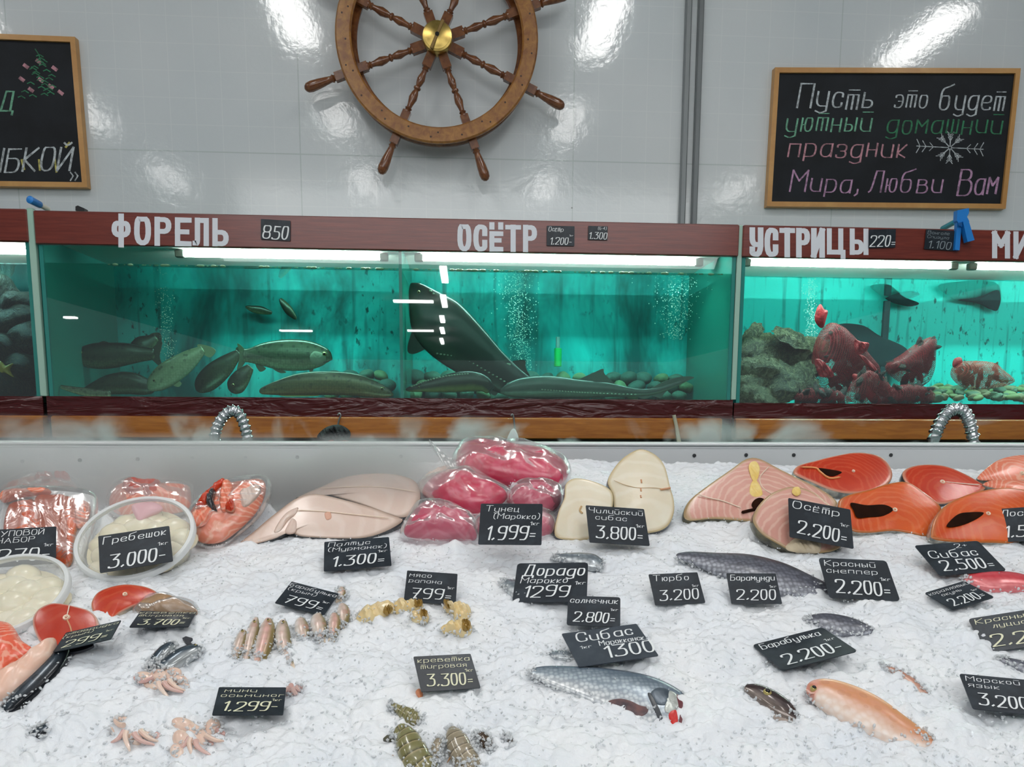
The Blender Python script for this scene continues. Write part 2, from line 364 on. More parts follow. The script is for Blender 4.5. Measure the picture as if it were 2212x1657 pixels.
# ------------------------------------------------------------------ chalkboards
oak = wood('board_frame_wood', 'b9854a', 'd0a262', (2, 2, 2), 5, .4, coat=.1)
def m_chalkboard():
    t = NT('blackboard'); n = t.noise(7, None, 5); return t.done(t.bsdf(t.ramp(n, [(.35, '14181c'), (.7, '1e2329')]), .55, 0, Specular_IOR_Level=.25))
slate = m_chalkboard()
def chalk(name, c):
    t = NT(name); n = t.noise(420, None, 2); m_ = t.noise(60, None, 3)
    return t.done(t.bsdf(t.mix(t.ramp(t.math('MULTIPLY', n, m_), [(.16, '000000'), (.30, 'ffffff')]), tuple(.30 * x + .02 for x in lin(c)[:3]) + (1,), c), .9))
ch_w, ch_g, ch_p, ch_y, ch_v, ch_dg = chalk('chalk_white', 'c9d2d6'), chalk('chalk_green', '7fc0a0'), chalk('chalk_pink', 'd29aa6'), chalk('chalk_yellow', 'cfc770'), chalk('chalk_violet', 'c79cc0'), chalk('chalk_dark_green', '3c8a62')
def board(px, label, fw, texts):
    P = vy(YW - .03); q = np.array([P(*p) for p in px]); inn = []
    cen = q.mean(0)
    for i in range(4):
        e1 = q[(i + 1) % 4] - q[i]; e2 = q[i - 1] - q[i]; inn.append(q[i] + e1 / np.linalg.norm(e1) * fw + e2 / np.linalg.norm(e2) * fw)
    inn = np.array(inn); R = empty('chalkboard', label, 'chalkboard', (cen[0], YW, q[:, 2].min()))
    fr = lambda Z, y: Z + np.array([0, y, 0])
    for i in range(4):
        j = (i + 1) % 4; v = [fr(a, y) for y in (0, .028) for a in (q[i], q[j], inn[j], inn[i])]
        v = np.array(v); v[0:4] += (cen - v[0:4]) * .002
        obj('frame', (v, [(0, 1, 2, 3), (7, 6, 5, 4), (0, 4, 5, 1), (1, 5, 6, 2), (2, 6, 7, 3), (3, 7, 4, 0)]), oak, R, smooth=False)
    v = np.array([fr(a, y) for y in (.010, .024) for a in inn])
    obj('writing_surface', (v, [(0, 1, 2, 3), (7, 6, 5, 4), (0, 4, 5, 1), (1, 5, 6, 2), (2, 6, 7, 3), (3, 7, 4, 0)]), slate, R, smooth=False)
    Q = vy(YW - .0212); f3 = lambda x, y: Q(x, -y)
    for nm, mat_, parts in texts:
        for pp in (parts if nm in ('lettering', 'bauble', 'chalk_highlight') else [parts]): obj(nm, lettering(pp, f3), mat_, R, smooth=False)
def L(s, x, y, h, wd_, slope=0.0, w=.085, **k):   # a written line on the board; x, y = baseline start
    out = []
    for v, f in text2d(s, 0, 0, h, wd_, w, .5, k.pop('slant', .18), jit=.25, **k): out.append(([np.array([x + p[0], -y + p[1] - slope * p[0]]) for p in v], f))
    return out
def stroke(P, w): return [ribbon([np.array((a, -b)) for a, b in P], w, .2)]
snow = []
for k in range(8):
    a = k * math.pi / 4 + .05; R_ = (72 if k % 4 == 0 else 29); c = (2052, 319); P = lambda r, da=0: (c[0] + r * math.cos(a + da), c[1] + r * math.sin(a + da) * (1.0))
    snow += stroke([P(3), P(R_)], 2.4)
    for r in (.5, .72, .9): snow += stroke([P(R_ * r), P(R_ * r + 9, .2)], 1.8) + stroke([P(R_ * r), P(R_ * r + 9, -.2)], 1.8)
board([(1674, 145), (2206, 147), (2173, 451), (1656, 446)], 'wood-framed chalkboard with four lines of Russian chalk writing and a snowflake', .0195, [
    ('lettering', ch_w, [L('Пусть', 1722, 231, 52, 160, .01), L('это', 1932, 233, 44, 68), L('будет', 2028, 238, 50, 138, .0)]),
    ('lettering', ch_g, [L('уютный', 1697, 283, 46, 182, .0)]), ('lettering', ch_dg, [L('домашний', 1915, 287, 46, 246, .012)]),
    ('lettering', ch_p, [L('праздник', 1702, 338, 46, 252, .01)]),
    ('lettering', ch_v, [L('Мира,', 1706, 413, 46, 146, .012), L('Любви', 1876, 415, 46, 156, .01), L('Вам', 2068, 420, 56, 82, 0)]),
    ('snowflake_drawing', ch_w, snow)])
tree = []
tr = random.Random(3)
tr_g, tr_b = [], []
for k in range(26):
    y = 118 + 92 * (k / 26) ** .8; wv = (y - 108) * .45; x = 88 + tr.uniform(-wv, wv); tr_g += stroke([(x - 7, y + 3), (x, y), (x + 8, y + 5)], 2.6)
tr_g += stroke([(76, 106), (84, 118), (88, 132)], 2.2) + stroke([(88, 125), (102, 134)], 2.2)
for x, y in ((83, 133), (56, 143), (118, 148), (47, 171), (88, 173), (67, 194), (110, 187), (131, 200)): tr_b.append(stroke([(x - 4, y - 3), (x + 4, y + 3)], 8))
board([(-330, 59), (162, 79), (189, 405), (-320, 398)], 'wood-framed chalkboard with a drawn fir tree, cut off by the picture edge', .019, [
    ('lettering', ch_g, [L('ГОД', -75, 238, 42, 102, .02, w=.12)]),
    ('lettering', ch_w, [L('УЛЫБКОЙ', -112, 372, 50, 262, -.015, w=.10), stroke([(152, 372), (158, 380), (152, 390)], 3) + stroke([(162, 372), (168, 380), (162, 390)], 3)]),
    ('chalk_highlight', ch_y, [stroke([(118, 342), (122, 372)], 4), stroke([(142, 318), (150, 308)], 5), stroke([(84, 345), (86, 368)], 4), stroke([(47, 345), (52, 366)], 5)]),
    ('tree_drawing', ch_dg, tr_g), ('bauble', ch_p, tr_b)])
# ------------------------------------------------------------------ fish tanks along the wall
YBK = 3.12
X = lambda px, py=700, Y=YT: on_y(px, py, Y)[0]
Z = lambda px, py, Y=YT: on_y(px, py, Y)[2]
avg = lambda *a: sum(a) / len(a)
red_wood = wood('red_grain_laminate', '5e2017', '8a3a2b', (1.2, 3, 26), 7, .32, contrast=(.25, .75), coat=.4)
def m_film():
    t = NT('dark_red_plastic_film'); v = t.coord((1, 1, 5)); n = t.noise(5, v, 3, .5, 1.5); return t.done(t.bsdf('4a1416', .22, 0, t.bump(n, .7, .02)))
film = m_film()
pine = wood('varnished_pine', '96551a', 'c8802f', (1.4, 3, 14), 6, .3, knots='3d1d08', coat=.5)
def m_glass(name='tank_glass', tint=(.93, .985, .96), spec=1.0):
    t = NT(name); tr = t.n('BsdfTransparent', {'Color': tint + (1,)}); g = t.n('BsdfGlossy', {'Color': (1, 1, 1, 1), 'Roughness': .0}); fr = t.n('Fresnel', {'IOR': 1.5})
    m_ = t.n('MixShader'); gm = t.n('NewGeometry'); t.set(m_.inputs[0], t.math('MULTIPLY', t.math('MULTIPLY', fr, spec * 1.8), t.math('SUBTRACT', 1.0, gm.outputs['Backfacing']), True)); t.set(m_.inputs[1], tr); t.set(m_.inputs[2], g); return t.done(m_)
glass = m_glass(); 
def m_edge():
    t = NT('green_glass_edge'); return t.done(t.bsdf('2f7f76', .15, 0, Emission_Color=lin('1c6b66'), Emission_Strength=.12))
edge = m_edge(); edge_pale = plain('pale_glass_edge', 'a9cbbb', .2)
def m_water(name, dens, tint):
    t = NT(name); tr = t.n('BsdfTransparent', {'Color': tint}); g = t.n('BsdfGlossy', {'Color': (.8, 1, .95, 1), 'Roughness': .03}); gm = t.n('NewGeometry'); sz = t.n('SeparateXYZ'); t.t.links.new(gm.outputs['True Normal'], sz.inputs[0]); fr = t.math('MULTIPLY', t.n('Fresnel', {'IOR': 1.2}), t.math('MAXIMUM', t.math('SUBTRACT', 1.0, gm.outputs['Backfacing']), t.math('MULTIPLY', t.math('ABSOLUTE', sz.outputs[2]), .75)))
    m_ = t.n('MixShader'); t.set(m_.inputs[0], fr); t.set(m_.inputs[1], tr); t.set(m_.inputs[2], g)
    va = t.n('VolumeAbsorption', {'Color': (.06, .74, .78, 1), 'Density': dens}); return t.done(m_, va)
def m_back(name, hi, mid, lo, s1=2.2, thr=(.38, .62)):
    t = NT(name); a = t.noise(s1, t.coord((1.4, 1, .7)), 5, .65, .4); col = t.ramp(a, [(thr[0], lo), (avg(*thr), mid), (thr[1], hi)])
    sp = t.noise(42, t.coord((1, 1, .55)), 3, .6); k = t.math('MULTIPLY', t.ramp(sp, [(.34, 'ffffff'), (.42, '000000')]), t.ramp(t.noise(3.1, None, 2), [(.42, '000000'), (.6, 'ffffff')])); col = t.mix(k, col, lo)
    dr = t.noise(14, t.coord((2.2, 1, .18)), 2); col = t.mix(t.ramp(dr, [(.25, 'ffffff'), (.45, '000000')]), col, lo)
    return t.done(t.bsdf(col, .6))
sign_white = plain('white_vinyl_letters', 'dfe3ea', .45)
def sign(chars, x0, x1, ytop, ybot, ytop2=None, parent=None, dots=False):
    """bold condensed cut-out letters between the picture positions given"""
    P = vy(YT - .0125); h = ybot - ytop; w = .19; s = (ytop2 if ytop2 is not None else ytop) - ytop; ww = w * h
    parts = text2d('x', 0, 0, h - ww, (x1 - x0) - ww, w * h / (h - ww), .12, 0, 4.0, True, chars=chars)
    out = []
    for v, f in parts: out.append(([np.array((x0 + ww / 2 + p[0], -(ybot - ww / 2 - p[1] + s * p[0] / (x1 - x0)))) for p in v], f))
    return obj('lettering', lettering(out, lambda x, y: P(x, -y)), sign_white, parent, smooth=False, label='bold white cut-out letters')
def tank(name_label, x0, x1, ztop, ztrim, zbot, zwater, water_m, back_m, div=None, tubes=(), side_left=True, side_right=True, floor_c='2f4a3c'):
    R = empty('fish_tank', name_label, 'fish tank', ((x0 + x1) / 2, YT, zbot - .02))
    tr = obj('top_trim', box(x0 - .004, x1 + .004, YT - .012, YT + .01, ztrim, ztop, .003), red_wood, R, label='dark red wood-grain trim')
    obj('top_rim', box(x0 + .0125, x1 - .0125, YT + .011, YBK - .021, ztrim + .024, ztrim + .034), plain('tank_lid_white', 'c3cdc6', .5), R)
    obj('front_pane', box(x0 + .012, x1 - .012, YT, YT + .006, zbot, ztrim + .02), glass, R)
    for s, on in ((0, side_left), (1, side_right)):
        if on:
            xx = (x0, x0 + .012) if s == 0 else (x1 - .012, x1)
            obj('side_pane', box(*xx, YT + .0, YBK, zbot, ztop - .02), edge, R)
    obj('back_panel', box(x0 + .012, x1 - .012, YBK - .02, YBK, zbot, ztop - .02), back_m, R)
    obj('base_panel', box(x0, x1, YT, YBK, zbot - .02, zbot), plain('tank_floor', floor_c, .7), R)
    bt = obj('bottom_trim', box(x0 - .008, x1 + .008, YT - .006, YT - .0005, zbot - .085, zbot + .0), film, R, label='dark red plastic film')
    if div: obj('divider_pane', box(div - .005, div + .005, YT + .0065, YBK - .021, zbot, ztrim + .02), edge, R)
    for (ax0, ax1, y, z) in tubes:
        t_ = NT('tank_tube_glow'); t_.done(t_.n('Emission', {'Color': (.93, 1, .95, 1), 'Strength': 150}))
        lt = obj('light_tube', tube([(ax0, y, z), (ax1, y, z)], .008, 12), t_.m, R)
        for e in (ax0 - .015, ax1 + .0): obj('tube_socket', box(e, e + .03, y - .012, y + .012, z - .011, z + .014, .003), plain('socket_grey', '6e7a74', .5), lt)
    if zwater:
        parts = [(x0 + .0125, (div - .0052) if div else x1 - .0125)] + ([(div + .0052, x1 - .0125)] if div else [])
        for a, b in parts:
            wo = obj('water', box(a, b, YT + .0065, YBK - .0205, zbot + .0005, zwater), water_m, smooth=False)
            tag(wo, 'clear teal water filling ' + name_label.split(' fish tank')[0] + ' fish tank' + ((', left half with the trout' if a < div - .5 else ', right half with the sturgeon') if div else ''), 'water', kind='stuff')
    return R, tr
mx0, mx1 = X(96), X(1584)
mtop, mtrim, mbot = avg(Z(95, 455), Z(1585, 488)), avg(Z(95, 528), Z(1585, 556)), avg(Z(119, 857), Z(1570, 863))
mwat = avg(Z(200, 570), Z(1500, 588)) 
WA = m_water('teal_water', 1.25, (.80, .97, .93, 1)); WB = m_water('brighter_teal_water', .8, (.86, .98, .97, 1))
zt = mtrim + .008
T1, tr1 = tank('the middle fish tank with trout and sturgeon', mx0, mx1, mtop, mtrim, mbot, mwat, WA, m_back('mottled_teal_panel', '34d0d2', '1a9fa2', '10585c'), div=X(866),
   tubes=[(X(390, 560, 2.76), X(820, 560, 2.76), 2.76, zt), (X(905, 560, 2.76), X(1500, 560, 2.76), 2.76, zt)])
sign('ФОРЕ', 241, 414, 466, 529, 470, tr1); sign(['sЛ', 'Ь'], 416, 494, 470, 531, 472, tr1)
sign(['О', 'С', 'sЁ', 'Т', 'Р'], 988, 1160, 484, 543, 486, tr1)
rx0, rx1 = X(1597), X(2850)
rtop, rtrim, rbot = avg(Z(1600, 490), Z(2212, 497)), avg(Z(1600, 558), Z(2212, 565)), avg(Z(1597, 869), Z(2212, 875))
rwat = avg(Z(1610, 598), Z(2190, 602))
zt2 = rtrim + .008
T2, tr2 = tank('the right fish tank with oysters', rx0, rx1, rtop, rtrim, rbot, rwat, WB, m_back('pale_teal_panel', '38e0d8', '2cc6c0', '12716e', 1.2, (.30, .42)),
   tubes=[(X(1612, 570, 2.74), X(2050, 570, 2.74), 2.74, zt2), (X(2100, 570, 2.74), X(2600, 570, 2.74), 2.74, zt2)])
sign(['sУ', 'С', 'Т', 'Р', 'И'], 1619, 1782, 491, 555, 493, tr2); sign('ЦЫ', 1786, 1876, 493, 550, 494, tr2)
sign('МИДИИ', 2143, 2352, 499, 558, 503, tr2)
lx0, lx1 = X(-700), X(76)
ltop, ltrim, lbot = avg(Z(0, 450), Z(75, 455)), avg(Z(0, 520), Z(75, 526)), Z(60, 856)
T0, tr0 = tank('the left fish tank', lx0, lx1, ltop, ltrim, lbot, Z(30, 570), m_water('murky_water', 2.2, (.8, .93, .93, 1)), m_back('murky_panel', '3a6a6a', '2b4f50', '1a2c2c'), tubes=[(X(-500, 545, 2.8), X(60, 545, 2.8), 2.8, ltrim + .008)])
# clear vertical glass edges beside the tanks are part of them
obj('glass_edge', box(X(77), X(91), YT - .006, YT + .012, lbot - .0, ltop + .004, .002), edge_pale, T0, label='pale green polished glass edge')
obj('glass_edge', box(X(1585.5), X(1596), YT - .004, YT + .012, mbot, mtop, .002), edge_pale, T1, label='pale green polished glass edge')
# pine beams under the tanks, on a dark stand
zb0, zb1 = avg(Z(105, 948), Z(1563, 947)), avg(Z(105, 897), Z(1563, 902))
for x0, x1, lab in ((X(-700), X(86), 'short left end of a varnished pine beam under the left fish tank'), (X(104), X(1563), 'long varnished pine beam with dark knots under the middle fish tank'), (X(1593), X(2850), 'varnished pine beam under the right fish tank of oysters')):
    tag(obj('wooden_beam', box(x0, x1, YT - .03, YT + .02, zb0, zb1 - .002, .004), pine, None), lab, 'beam')
dk = plain('stand_dark', '2a1a14', .6)
st = obj('tank_stand', join(box(lx0, rx1, YT + .03, YBK, zb0 + .01, min(mbot, lbot, rbot) - .022), box(lx0, rx1, YT + .08, YBK, 0, zb0 + .0095)), dk, smooth=False)
tag(st, 'dark stand carrying the row of fish tanks behind the pine beams', 'stand')
for px in (95, 1578):
    pass
# ------------------------------------------------------------------ fish
def fish(spine, half, plane, thick=.5, dorsal=1, n=56, K=32, off=0.0, belly=1.0):
    """spine head->tail in picture positions on a real plane; half = half heights there. returns loft with 'dv' (1 back, -1 belly) and 'lu' (0 head, 1 tail)"""
    s3 = smooth_open(spine, 240); h3 = np.maximum(smooth_open(np.c_[half, half], 240)[:, 0], .6); u_ = np.arange(n) / (n - 1); w_ = (.5 - .5 * np.cos(math.pi * u_)) * 239; k0 = np.arange(240)
    s2 = np.stack([np.interp(w_, k0, s3[:, 0]), np.interp(w_, k0, s3[:, 1])], 1); h2 = np.interp(w_, k0, h3); tt = w_ / 239; R, dv, lu = [], [], []
    h2 = h2 * np.sqrt(np.clip(1 - (1 - np.clip(tt / .06, 0, 1)) ** 2, .003, 1)) * np.sqrt(np.clip(1 - (1 - np.clip((1 - tt) / .03, 0, 1)) ** 2, .003, 1))
    for i in range(n):
        j_ = int(w_[i]); d = s3[min(j_ + 3, 239)] - s3[max(j_ - 3, 0)]; d /= np.linalg.norm(d) + 1e-9; pr = np.array([d[1], -d[0]]) * dorsal
        c = plane(*s2[i]); e = plane(*(s2[i] + pr * h2[i])) - c; a = np.linalg.norm(e); th = np.arange(K) * 2 * math.pi / K
        k = np.cos(th); prof = np.sign(np.sin(th)) * np.abs(np.sin(th)) ** .85
        R.append(c + k[:, None] * e + (prof * a * thick)[:, None] * plane.n + plane.n * off); dv.append(k); lu.append(np.full(K, tt[i]))
    return loft(R, attrs={'dv': np.concatenate(dv), 'lu': np.concatenate(lu)})
def patch(px, spine, half, plane, thick, off=0.0, raise_=.0006, n=30):
    """a thin area that follows the curved flank of a fish"""
    s2 = smooth_open(spine, 80); h2 = smooth_open(np.c_[half, half], 80)[:, 0]; Q = smooth_closed(px, n); c = Q.mean(0); R, at = [], []
    def top(p):
        i = int(np.argmin(np.hypot(*(s2 - p).T))); d = s2[min(i + 1, 79)] - s2[max(i - 1, 0)]; d /= np.linalg.norm(d) + 1e-9; pr = np.array([d[1], -d[0]]); dv = min(abs(np.dot(p - s2[i], pr)) / max(h2[i], .6), 1.0)
        a = np.linalg.norm(plane(*(s2[i] + pr * h2[i])) - plane(*s2[i])); return plane(*p) + plane.n * (off + a * thick * (1 - dv * dv) ** .425)
    for f in (1.0, .93, .75, .5, .25, .03): R.append([top(c + (q - c) * f) + plane.n * raise_ * (min(1, (1 - f) * 12) - .1) for q in Q]); at.append(np.full(n, f))
    return loft(R, attrs={'rr': np.concatenate(at)})
def flat(px, plane, t=.0015, off=0.0, sm=None):
    P = smooth_closed(px, sm) if sm else np.asarray(px, float); q = np.array([plane(*p) for p in P]) + plane.n * off; n = len(q)
    return np.concatenate([q + plane.n * t, q - plane.n * t]), [tuple(range(n)), tuple(range(2 * n - 1, n - 1, -1))] + [(i, i + n, (i + 1) % n + n, (i + 1) % n) for i in range(n)]
def m_fish(name, back, side, belly, scale=90, spots=None, rough=.28, metal=.25, scale_amt=.35, mid=(.42, .62), head=None):
    t = NT(name); d = t.math('ADD', t.math('MULTIPLY', t.attr('dv'), .5), .5); nz = t.noise(18, None, 4)
    d2 = t.math('ADD', d, t.math('MULTIPLY', t.math('SUBTRACT', nz, .5), .22)); col = t.ramp(d2, [(.12, belly), (mid[0], side), (mid[1], side), (.9, back)])
    vo = t.n('TexVoronoi', {'Scale': scale, 'Randomness': .45}); t.set(vo.inputs['Vector'], t.coord()); sd = vo.outputs['Distance']
    col = t.mix(t.math('MULTIPLY', t.ramp(sd, [(.25, '000000'), (.65, 'ffffff')]), scale_amt), col, back)
    if head: col = t.mix(t.ramp(t.attr('lu'), [(head[1], 'ffffff'), (head[1] * 1.35, '000000')]), col, t.ramp(t.noise(45, None, 3), [(.35, head[0]), (.65, head[2])]))
    if spots:
        v2 = t.n('TexVoronoi', {'Scale': spots[1]}); t.set(v2.inputs['Vector'], t.coord()); col = t.mix(t.math('MULTIPLY', t.math('LESS_THAN', v2.outputs['Distance'], .3), t.math('MULTIPLY', d, .8)), col, spots[0])
    return t.done(t.bsdf(col, rough, metal, t.bump(sd, -.25, .002), Coat_Weight=.25, Coat_Roughness=.15))
eye_w, eye_b = plain('eye_ring', 'c7b774', .2, .5), plain('eye_black', '08080a', .08)
def add_eye(parent, P, n, r):
    e = obj('eye', sphere(P, r), eye_w, parent); obj('pupil', sphere(P + n * r * .6, r * .62), eye_b, e)
def whole_fish(name, label, cat, spine, half, plane, mat, group=None, thick=.42, dorsal=1, fins=(), eye=None, off=0.0, finmat=None, gill=None, bury=0):
    b = fish(spine, half, plane, thick, dorsal, off=off); o = obj('body', b, mat, None)
    o.name = name; tag(o, label, cat, group)
    if plane.n[2] > .3: BUR.append((b[0], bury or 80))
    for nm, px in fins: obj(nm, flat(px, plane, .0018, off, 28), finmat or mat, o)
    if eye is not None:
        P = plane(*eye[:2]); i = int(np.argmin(np.linalg.norm(np.array([plane(*s) for s in spine]) - P, axis=1))); a = np.linalg.norm(plane(spine[i][0], spine[i][1] - half[i]) - plane(*spine[i]))
        add_eye(o, P + plane.n * (off + a * thick * .80), plane.n, eye[2])
    if gill: obj('gill_cover', flat(gill, plane, .0012, off + gill_off(spine, half, plane, thick, gill), 24), plain('gill_dark', '3a3a34', .4), o)
    return o
def gill_off(spine, half, plane, thick, px):
    c = np.mean(px, 0); i = int(np.argmin([np.hypot(*(c - np.array(s))) for s in spine])); return np.linalg.norm(plane(spine[i][0], spine[i][1] - half[i]) - plane(*spine[i])) * thick * .92
trout = m_fish('trout_skin', '39402f', '717a62', 'b9bf96', 120, ('1c2016', 55)); trout_d = m_fish('dark_trout_skin', '23281d', '3f442f', '6e7353', 120, ('14170f', 55)); trout_p = m_fish('pale_trout_skin', '6d7a5c', '9aa682', 'c4cba6', 120, ('3c4432', 60))
tfin = plain('trout_fin', '5d6a4c', .4)
TG = 'trout in the left half of the middle tank'
whole_fish('trout', 'olive trout swimming to the right, highest clear one in the middle tank', 'fish', [(718, 775), (700, 770), (665, 768), (620, 767), (575, 766), (540, 768), (525, 768)], [4, 20, 32, 34, 27, 16, 14], vy(2.80), trout, TG, dorsal=-1,
   fins=[('tail_fin', [(530, 757), (513, 742), (518, 768), (512, 802), (532, 778)]), ('dorsal_fin', [(600, 741), (608, 733), (628, 738), (640, 741)]), ('pelvic_fin', [(590, 797), (600, 795), (618, 804), (606, 806)]), ('pectoral_fin', [(672, 780), (682, 784), (674, 803), (668, 800)]), ('anal_fin', [(552, 786), (574, 795), (562, 803)])], eye=(702, 765, .008), finmat=tfin)
TRs, TRh = [(718, 775), (700, 770), (665, 768), (620, 767), (575, 766), (540, 768), (525, 768)], [4, 20, 32, 34, 27, 16, 14]
t_o = [o for o in bpy.data.objects if o.name.startswith('trout')][0]
obj('cheek', patch([(672, 770), (680, 760), (694, 762), (706, 772), (702, 786), (684, 790), (674, 784)], TRs, TRh, vy(2.80), .42, 0, .0008), plain('trout_cheek', '9aa488', .3, .3, (50, .3, .002), 'b9bfa8', 40), t_o)
obj('mouth', tube([vy(2.80)(*p) + np.array([0, -.012, 0]) for p in ((719, 777), (710, 781), (700, 783))], .0014, 6), plain('mouth_dark', '1c1f18', .5), t_o)
whole_fish('trout', 'dark trout facing left beside the tank\'s left side pane', 'fish', [(160, 768), (175, 770), (205, 769), (240, 768), (275, 765), (310, 765), (335, 765)], [6, 20, 28, 28, 24, 16, 12], vy(2.82), trout_d, TG, dorsal=1,
   fins=[('tail_fin', [(325, 758), (350, 738), (345, 770), (352, 795), (328, 776)]), ('dorsal_fin', [(214, 742), (225, 737), (243, 744)])], eye=(178, 762, .007))
whole_fish('trout', 'dark trout half hidden behind the left-facing one, tail pointing up', 'fish', [(283, 770), (295, 762), (310, 748), (325, 738), (338, 728)], [14, 22, 24, 16, 9], vy(2.92), trout_d, TG, dorsal=1, fins=[('tail_fin', [(330, 735), (325, 722), (346, 720), (348, 745), (338, 742)])])
whole_fish('trout', 'pale trout nosing down to the left with its tail raised', 'fish', [(320, 843), (335, 829), (360, 810), (390, 790), (415, 772), (432, 760), (440, 755)], [5, 20, 27, 25, 19, 12, 9], vy(2.72), trout_p, TG, dorsal=1,
   fins=[('tail_fin', [(430, 755), (428, 744), (452, 748), (466, 758), (455, 772), (440, 766)]), ('pectoral_fin', [(372, 830), (385, 836), (392, 828), (380, 820)])], eye=(336, 822, .006), finmat=plain('pale_fin', '8d9c74', .4))
whole_fish('trout', 'dark olive trout diving steeply behind the pale one', 'fish', [(425, 845), (440, 830), (462, 810), (485, 790), (505, 772), (518, 762)], [8, 22, 26, 22, 14, 9], vy(2.86), trout_d, TG, dorsal=1, fins=[('tail_fin', [(510, 768), (512, 750), (532, 760), (524, 776)])])
whole_fish('trout', 'small dark trout facing the front glass below the right-facing one', 'fish', [(500, 848), (508, 836), (520, 818), (533, 802), (542, 792)], [8, 20, 20, 14, 8], vy(2.74), trout_d, TG, dorsal=1, eye=(506, 832, .006))
whole_fish('trout', 'big spotted trout lying on the bottom of the middle tank', 'fish', [(850, 853), (820, 845), (770, 832), (710, 828), (650, 830), (600, 838), (560, 846)], [5, 16, 24, 26, 24, 16, 6], vy(2.66), m_fish('brown_trout_skin', '39402c', '6b6a45', '9a7a4a', 120, ('1c2016', 55)), TG, dorsal=-1, fins=[('pectoral_fin', [(600, 850), (640, 846), (690, 855), (620, 857)])], eye=(826, 840, .006), finmat=plain('yellow_fin', '8f9c52', .4))
whole_fish('trout', 'dark trout resting in the bottom left corner of the middle tank', 'fish', [(335, 843), (315, 836), (280, 828), (240, 830), (205, 838), (180, 845)], [8, 18, 24, 22, 14, 6], vy(2.78), trout_d, TG, dorsal=-1, fins=[('dorsal_fin', [(252, 812), (262, 803), (290, 806)])])
whole_fish('trout', 'trout tail and flank lying flat on the bottom by the left pane', 'fish', [(240, 852), (210, 850), (180, 846), (150, 840), (130, 835)], [8, 10, 9, 6, 4], vy(2.64), trout, TG, dorsal=-1)
def shadow_fish(label, sp, hf, Y, grp): return whole_fish('trout', label, 'fish', sp, hf, vy(Y), trout_d, grp, fins=[])
shadow_fish('dim trout far back, high against the mottled teal panel', [(530, 662), (545, 667), (562, 670), (578, 674), (588, 676)], [2, 7, 9, 6, 3], 3.05, TG)
shadow_fish('dim trout far back, slanting down behind the right-facing trout', [(640, 690), (625, 672), (612, 655), (605, 645)], [3, 9, 7, 3], 3.06, TG)
# sturgeon
stur = m_fish('sturgeon_skin', '1d211d', '2c322d', '4a5348', 60, None, .35, .1, .15); stfin = plain('sturgeon_fin', '30382f', .4); scute = plain('scute_row', '8d9a84', .4)
def scutes(o, sp, plane, n, r, off):
    P = smooth_open(sp, n); obj('scute_row', join(*[xform(sphere((0, 0, 0), (r * 1.6, r, r), 6, 4), np.eye(3), plane(*p) + plane.n * off) for p in P]), scute, o)
SG = 'sturgeon in the right half of the middle tank'; pA = vy(2.74)
o = whole_fish('sturgeon', 'large dark sturgeon standing diagonally with its head up at the water surface', 'fish', [(888, 612), (905, 635), (935, 680), (965, 715), (1010, 755), (1060, 795), (1110, 826), (1170, 848), (1230, 856), (1285, 858)], [8, 26, 56, 62, 56, 44, 32, 15, 6, 2], pA, stur, SG, .30, dorsal=1,
   fins=[('dorsal_fin', [(1095, 800), (1103, 782), (1133, 778), (1136, 795), (1150, 830), (1120, 828)]), ('pectoral_fin', [(905, 690), (885, 730), (881, 760), (900, 763), (935, 740), (940, 700)]), ('pelvic_fin', [(1040, 815), (1048, 835), (1068, 855), (1078, 838), (1060, 815)])], finmat=stfin, eye=(905, 632, .006))
scutes(o, [(930, 630), (965, 665), (1000, 705), (1035, 745), (1075, 778), (1100, 788)], pA, 30, .0035, .012); scutes(o, [(945, 765), (1000, 775), (1060, 808), (1120, 840), (1190, 856)], pA, 30, .0028, .022)
pB = vy(2.70)
o = whole_fish('sturgeon', 'grey sturgeon lying along the bottom with its tail swept up to the right', 'fish', [(1080, 846), (1130, 838), (1190, 836), (1250, 840), (1310, 842), (1370, 848), (1410, 846), (1450, 834), (1490, 818)], [10, 22, 24, 20, 16, 9, 7, 6, 2], pB, m_fish('grey_sturgeon_skin', '2f3a35', '4c5850', '7e8a78', 60, None, .35, .1, .15), SG, .5, dorsal=1,
   fins=[('dorsal_fin', [(1248, 826), (1285, 804), (1303, 797), (1306, 808), (1330, 838)]), ('tail_fin', [(1400, 846), (1430, 826), (1470, 814), (1500, 815), (1478, 826), (1440, 845), (1425, 860)]), ('anal_fin', [(1370, 850), (1390, 862), (1410, 852)])], finmat=plain('grey_sturgeon_fin', '55645a', .4))
scutes(o, [(1170, 842), (1230, 847), (1290, 850), (1370, 853)], pB, 30, .0025, .02)
o = whole_fish('sturgeon', 'young yellow-flanked sturgeon lying by the divider at the bottom', 'fish', [(876, 842), (905, 838), (945, 832), (985, 826), (1020, 824), (1045, 830), (1060, 845)], [4, 9, 16, 22, 22, 18, 10], vy(2.68), m_fish('young_sturgeon_skin', '1b201a', '2f352a', '8c8f4e', 60, None, .35, .1, .15), SG, .5, dorsal=1, eye=(905, 836, .004))
scutes(o, [(890, 835), (925, 822), (970, 812), (1010, 808)], vy(2.68), 22, .003, .012)
# pump in the tank
pm = empty('pump', 'green aerator cylinder on a grey tube in the sturgeon tank', 'aerator', on_y(1205, 792, 3.0))
zz = lambda y: on_y(1205, y, 3.0)
obj('cylinder', lathe(zz(792), (0, 0, 1), [(0, .012), (.001, .0145), (np.linalg.norm(zz(792) - zz(753)), .0145), (np.linalg.norm(zz(792) - zz(752)), .009)], 20), plain('green_plastic', '1fae5a', .35), pm)
obj('air_tube', tube([zz(752), zz(728)], .008), plain('grey_tube', '6d8a86', .4), pm)
